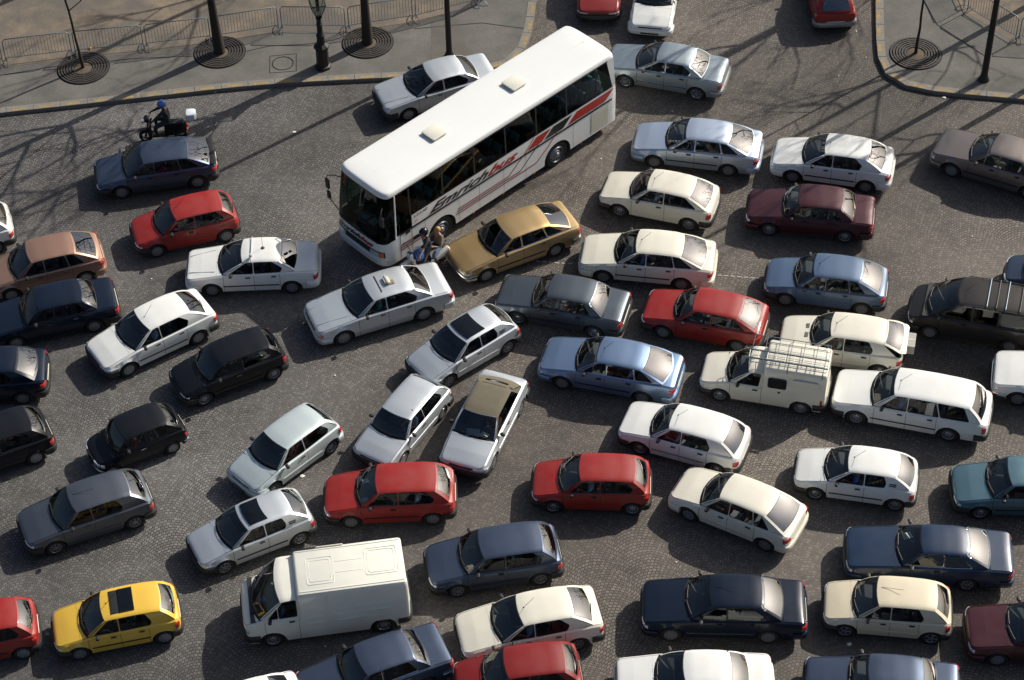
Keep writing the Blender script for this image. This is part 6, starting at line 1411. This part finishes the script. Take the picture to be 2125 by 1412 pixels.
def tree(base, r, h, lean, seed, label, crown=True, spread=1.0, group='street trees without leaves'):
    rd = random.Random(seed); b = bpy.data.objects.new('bare_tree', None); col.objects.link(b); b.location = (base.x, base.y, KZ); tag(b, label, 'tree', group)
    pts = []; n = 10
    for i in range(n + 1):
        t = i / n; pts.append((lean[0] * h * t + rd.uniform(-.02, .02) * (t > .05) * h * .25 * (r < .1) , lean[1] * h * t, h * t))
    m = MB(); m.tube(pts, [r * (1.35 if i == 0 else 1.1 if i == 1 else 1 - .45 * i / n) for i in range(n + 1)], 'bark', 10); link('trunk', m.mesh('trunk', 60), b)
    if crown:
        m = MB()
        def br(p, d, ln, rr, dep):
            q = [p]; c = Vector(p); dd = Vector(d)
            for _ in range(3):
                dd = (dd + Vector((rd.uniform(-.25, .25), rd.uniform(-.25, .25), rd.uniform(-.05, .22)))).normalized(); c = c + dd * ln / 3; q.append(tuple(c))
            m.tube(q, [rr, rr * .85, rr * .7, rr * .55], 'bark', 5 if dep < 2 else 3, False)
            if dep < 4:
                for _ in range(3 if dep < 3 else 2):
                    k = rd.choice((1, 2, 3)); br(q[k], (dd + Vector((rd.uniform(-.9, .9), rd.uniform(-.9, .9), rd.uniform(-.2, .6)))).normalized(), ln * rd.uniform(.6, .8), rr * .55, dep + 1)
        for i in range(int(9 * spread)):
            t = .42 + .58 * i / (9 * spread); p = Vector(pts[min(n, int(t * n))]); a = i * 2.4 + rd.random(); br(tuple(p), Vector((cos(a), sin(a), .55)).normalized(), h * .24 * (1.25 - t * .5), r * .42 * (1.3 - t * .5), 0)
        link('crown', m.mesh('crown', 60), b)
    return b
tree(g1, .05, 6.5, (-.060, .03), 3, 'thin leaning sapling at the left, in its round iron grate', True, .35)
tree(g2, .165, 11.0, (-.022, 0), 5, 'thick dark trunk left of the street lamp')
tree(g3, .165, 11.5, (0.0, 0), 8, 'thick dark trunk right of the street lamp')
tree(g4, .05, 6.0, (.010, .02), 11, 'thin straight sapling on the right hand pavement', True, .35)
for i, (q, h, lab) in enumerate((((2235, 128), 11, 'tree beyond the right edge casting its trunk shadow over the kerb'), ((1905, -95), 12, 'tree behind the right hand pavement corner, above the top edge'), ((2230, -40), 12, 'tree above the top right corner'), ((2150, -230), 12, 'far tree above the right barrier'), ((300, -120), 11, 'tree behind the left barriers, above the top edge'), ((820, -170), 11, 'tree behind the middle barriers, above the top edge'))):
    tree(at(*q, KZ), .14, h, (0, 0), 20 + i, lab, True, .6)
def pole(px, py, r, h, label, far=False):
    c = at(px, py, KZ); b = bpy.data.objects.new('lamp_pole', None); col.objects.link(b); b.location = (c.x, c.y, KZ); tag(b, label, 'pole'); m = MB(); m.tube([(0, 0, 0), (0, 0, h)], [r, r * .6], 'iron', 14); link('shaft', m.mesh('shaft', 60), b)
    m = MB(); m.lathe([(r * 1.7, 0), (r * 1.6, .06), (r * 1.25, .14), (r * 1.1, .22), (r * 1.02, .24)], 'iron', 16); link('foot', m.mesh('foot', 50), b)
    return c
pole(932.5, 117, .115, 9.0, 'plain black pole behind the pale silver saloon'); pole(2041, 166, .125, 9.5, 'plain black pole on the right hand pavement')
c = at(671, 139, KZ); lamp = bpy.data.objects.new('street_lamp', None); col.objects.link(lamp); lamp.location = (c.x, c.y, KZ); lamp.rotation_euler = (0, 0, .2); tag(lamp, 'ornate black cast iron street lamp with a glass lantern', 'street lamp')
m = MB(); m.lathe([(.30, 0), (.30, .10), (.24, .14), (.23, .85), (.29, .92), (.29, 1.0), (.22, 1.06), (.15, 1.12)], 'iron', 8); link('pedestal', m.mesh('pedestal', 30), lamp)
m = MB(); m.lathe([(.15, 1.10), (.16, 1.2), (.145, 1.34), (.16, 1.50), (.11, 1.56), (.105, 1.95), (.125, 1.99), (.09, 2.03), (.085, 2.22), (.12, 2.26), (.11, 2.30)], 'iron', 14); link('column', m.mesh('column', 40), lamp)
lan = bpy.data.meshes.new('x'); m = MB()
for k in range(4):
    a = pi / 4 + k * pi / 2; m.tube([(.10 * cos(a), .10 * sin(a), 2.30), (.38 * cos(a), .38 * sin(a), 2.95)], .016, 'iron', 6)
    a2 = a + pi / 2; m.tube([(.38 * cos(a), .38 * sin(a), 2.95), (.38 * cos(a2), .38 * sin(a2), 2.95)], .020, 'iron', 6)
fr0 = link('lantern_frame', m.mesh('lantern_frame', 40), lamp)
for k in range(4):
    a = pi / 4 + k * pi / 2; a2 = a + pi / 2; m = MB(); m.add([(.10 * cos(a), .10 * sin(a), 2.31), (.10 * cos(a2), .10 * sin(a2), 2.31), (.37 * cos(a2), .37 * sin(a2), 2.94), (.37 * cos(a), .37 * sin(a), 2.94)], [(0, 1, 2, 3)], 'lantern_pane'); m.outward((0, 0, 2.6)); link('glass_pane', m.mesh('glass_pane'), fr0)
m = MB(); m.lathe([(.02, 2.30), (.05, 2.4), (.075, 2.52), (.05, 2.62), (.02, 2.68)], 'lamp_clear', 12); link('bulb', m.mesh('bulb', 60), fr0)
m = MB(); m.tube([(0, 0, 2.6), (0, 0, 4.2)], .07, 'iron', 10); m.lathe([(.12, 3.3), (.16, 3.36), (.08, 3.44)], 'iron', 12); link('upper_column', m.mesh('upper_column', 40), lamp)
m = MB()
for s in (-1, 1): m.tube([(0, 0, 4.1), (s * .3, 0, 4.35), (s * .55, 0, 4.2)], .03, 'iron', 8); m.lathe([(.02, 3.7), (.10, 3.75), (.2, 4.1), (.22, 4.14), (.10, 4.26), (.02, 4.36)], 'iron', 12, 'z', (s * .55, 0, 0))
link('upper_lanterns', m.mesh('upper_lanterns', 40), lamp)
# crowd barriers
def barrier_meshes(w):
    m = MB(); h = 1.08; m.tube([(-w / 2, 0, .06), (-w / 2, 0, h - .10), (-w / 2 + .10, 0, h), (w / 2 - .10, 0, h), (w / 2, 0, h - .10), (w / 2, 0, .06)], .019, 'galvanised', 8); m.tube([(-w / 2, 0, .22), (w / 2, 0, .22)], .014, 'galvanised', 6)
    f = m.mesh('frame', 50); m = MB(); m.tube([(0, 0, .22), (0, 0, h)], .0075, 'galvanised', 5, False); bar = m.mesh('bar'); m = MB(); m.tube([(0, -.30, .0), (0, -.22, .10), (0, 0, .16), (0, .22, .10), (0, .30, .0)], .016, 'galvanised', 6); ft = m.mesh('foot', 50); return f, bar, ft
def barrier(a, b, label):
    a, b = at(*a, KZ), at(*b, KZ); d_ = b - a; w = d_.length - .06; o = bpy.data.objects.new('crowd_barrier', None); col.objects.link(o); c = (a + b) / 2; o.location = (c.x, c.y, KZ + .004); o.rotation_euler = (0, 0, atan2(d_.y, d_.x)); tag(o, label, 'barrier', 'metal crowd barriers along the pavement')
    f, bar, ft = barrier_meshes(w); link('frame', f, o); n = int(w / .115)
    for i in range(1, n): link('bar', bar, o, (-w / 2 + w * i / n, 0, 0))
    for x in (-w / 2 + .05, w / 2 - .05): link('foot', ft, o, (x, 0, 0))
bp = [(-132, 146), (10, 131), (154, 114), (302, 100), (441, 84), (582, 62), (721, 63), (860, 42), (995, 8), (1090, -60)]
names = ['cut off by the left edge', 'leftmost whole one', 'behind the thin sapling', 'left of the thick left trunk', 'between the left trunk and the lamp', 'behind the street lamp', 'behind the trunk right of the lamp', 'behind the plain black pole', 'at the top edge']
for i, (a, b) in enumerate(zip(bp, bp[1:])): barrier((a[0] + 2, a[1]), (b[0] - 2, b[1]), 'metal crowd barrier, ' + names[i])
barrier((2108, 86), (2006, 24), 'metal crowd barrier behind the right hand pole'); barrier((2112, 84), (2240, 92), 'metal crowd barrier at the right edge'); barrier((2000, 20), (1955, -75), 'metal crowd barrier at the top edge, above the right sapling')
# litter
rnd = random.Random(9); k = 0
LIT = ['on the open setts left of the coach', 'against the kerb, first from the scooter', 'against the kerb, second from the scooter', 'against the kerb under the thick left trunk', 'below the grey silver saloon behind the coach', 'right of the red car at the top edge', 'beside the kerb corner on the right', 'on the open setts left of the kerb corner',
 'in the gutter below the right hand sapling', 'between the small red hatchback and the white taxi', 'below the silver taxi on the open setts', 'under the long kerb at the left', 'in the shadow under the cream hatchback', 'in the shadow of the off white old hatchback', 'beside the rear wheel of the coach', 'right of the maroon saloon', 'in the shadow under the white panel van', 'below the greenish silver hatchback']
for q in ((611, 275), (356, 190), (363, 192), (447, 193), (1395, 232), (1777, 66), (1797, 120), (1740, 158), (1959, 203), (314, 580), (695, 780), (166, 252), (1762, 1338), (1403, 1168), (1247, 330), (2017, 491), (675, 1342), (628, 989)):
    big = q in ((1959, 203), (611, 275), (1762, 1338), (628, 989)); m = MB(); s_ = .075 if big else .035
    vs = [(s_ * cos(a) * rnd.uniform(.6, 1.2), s_ * sin(a) * rnd.uniform(.6, 1.2), rnd.uniform(.008, .03)) for a in [2 * pi * i / 7 for i in range(7)]] + [(0, 0, .035)]; m.add(vs, [(i, (i + 1) % 7, 7) for i in range(7)], 'paper'); o = link('paper_scrap', m.mesh('paper_scrap')); o.location = at(*q, 0) + Vector((0, 0, .002)); tag(o, 'small scrap of white litter ' + LIT[k], 'litter', 'litter on the road'); k += 1
m = MB(); m.add([(.09 * cos(a) * rnd.uniform(.6, 1.2), .09 * sin(a) * rnd.uniform(.6, 1.2), rnd.uniform(.008, .05)) for a in [2 * pi * i / 9 for i in range(9)]] + [(0, 0, .09)], [(i, (i + 1) % 9, 9) for i in range(9)], 'yellow_rag'); o = link('yellow_rag', m.mesh('yellow_rag')); o.location = at(187, 102, KZ); tag(o, 'crumpled yellow rag on the ground behind the left tree grate', 'rag')
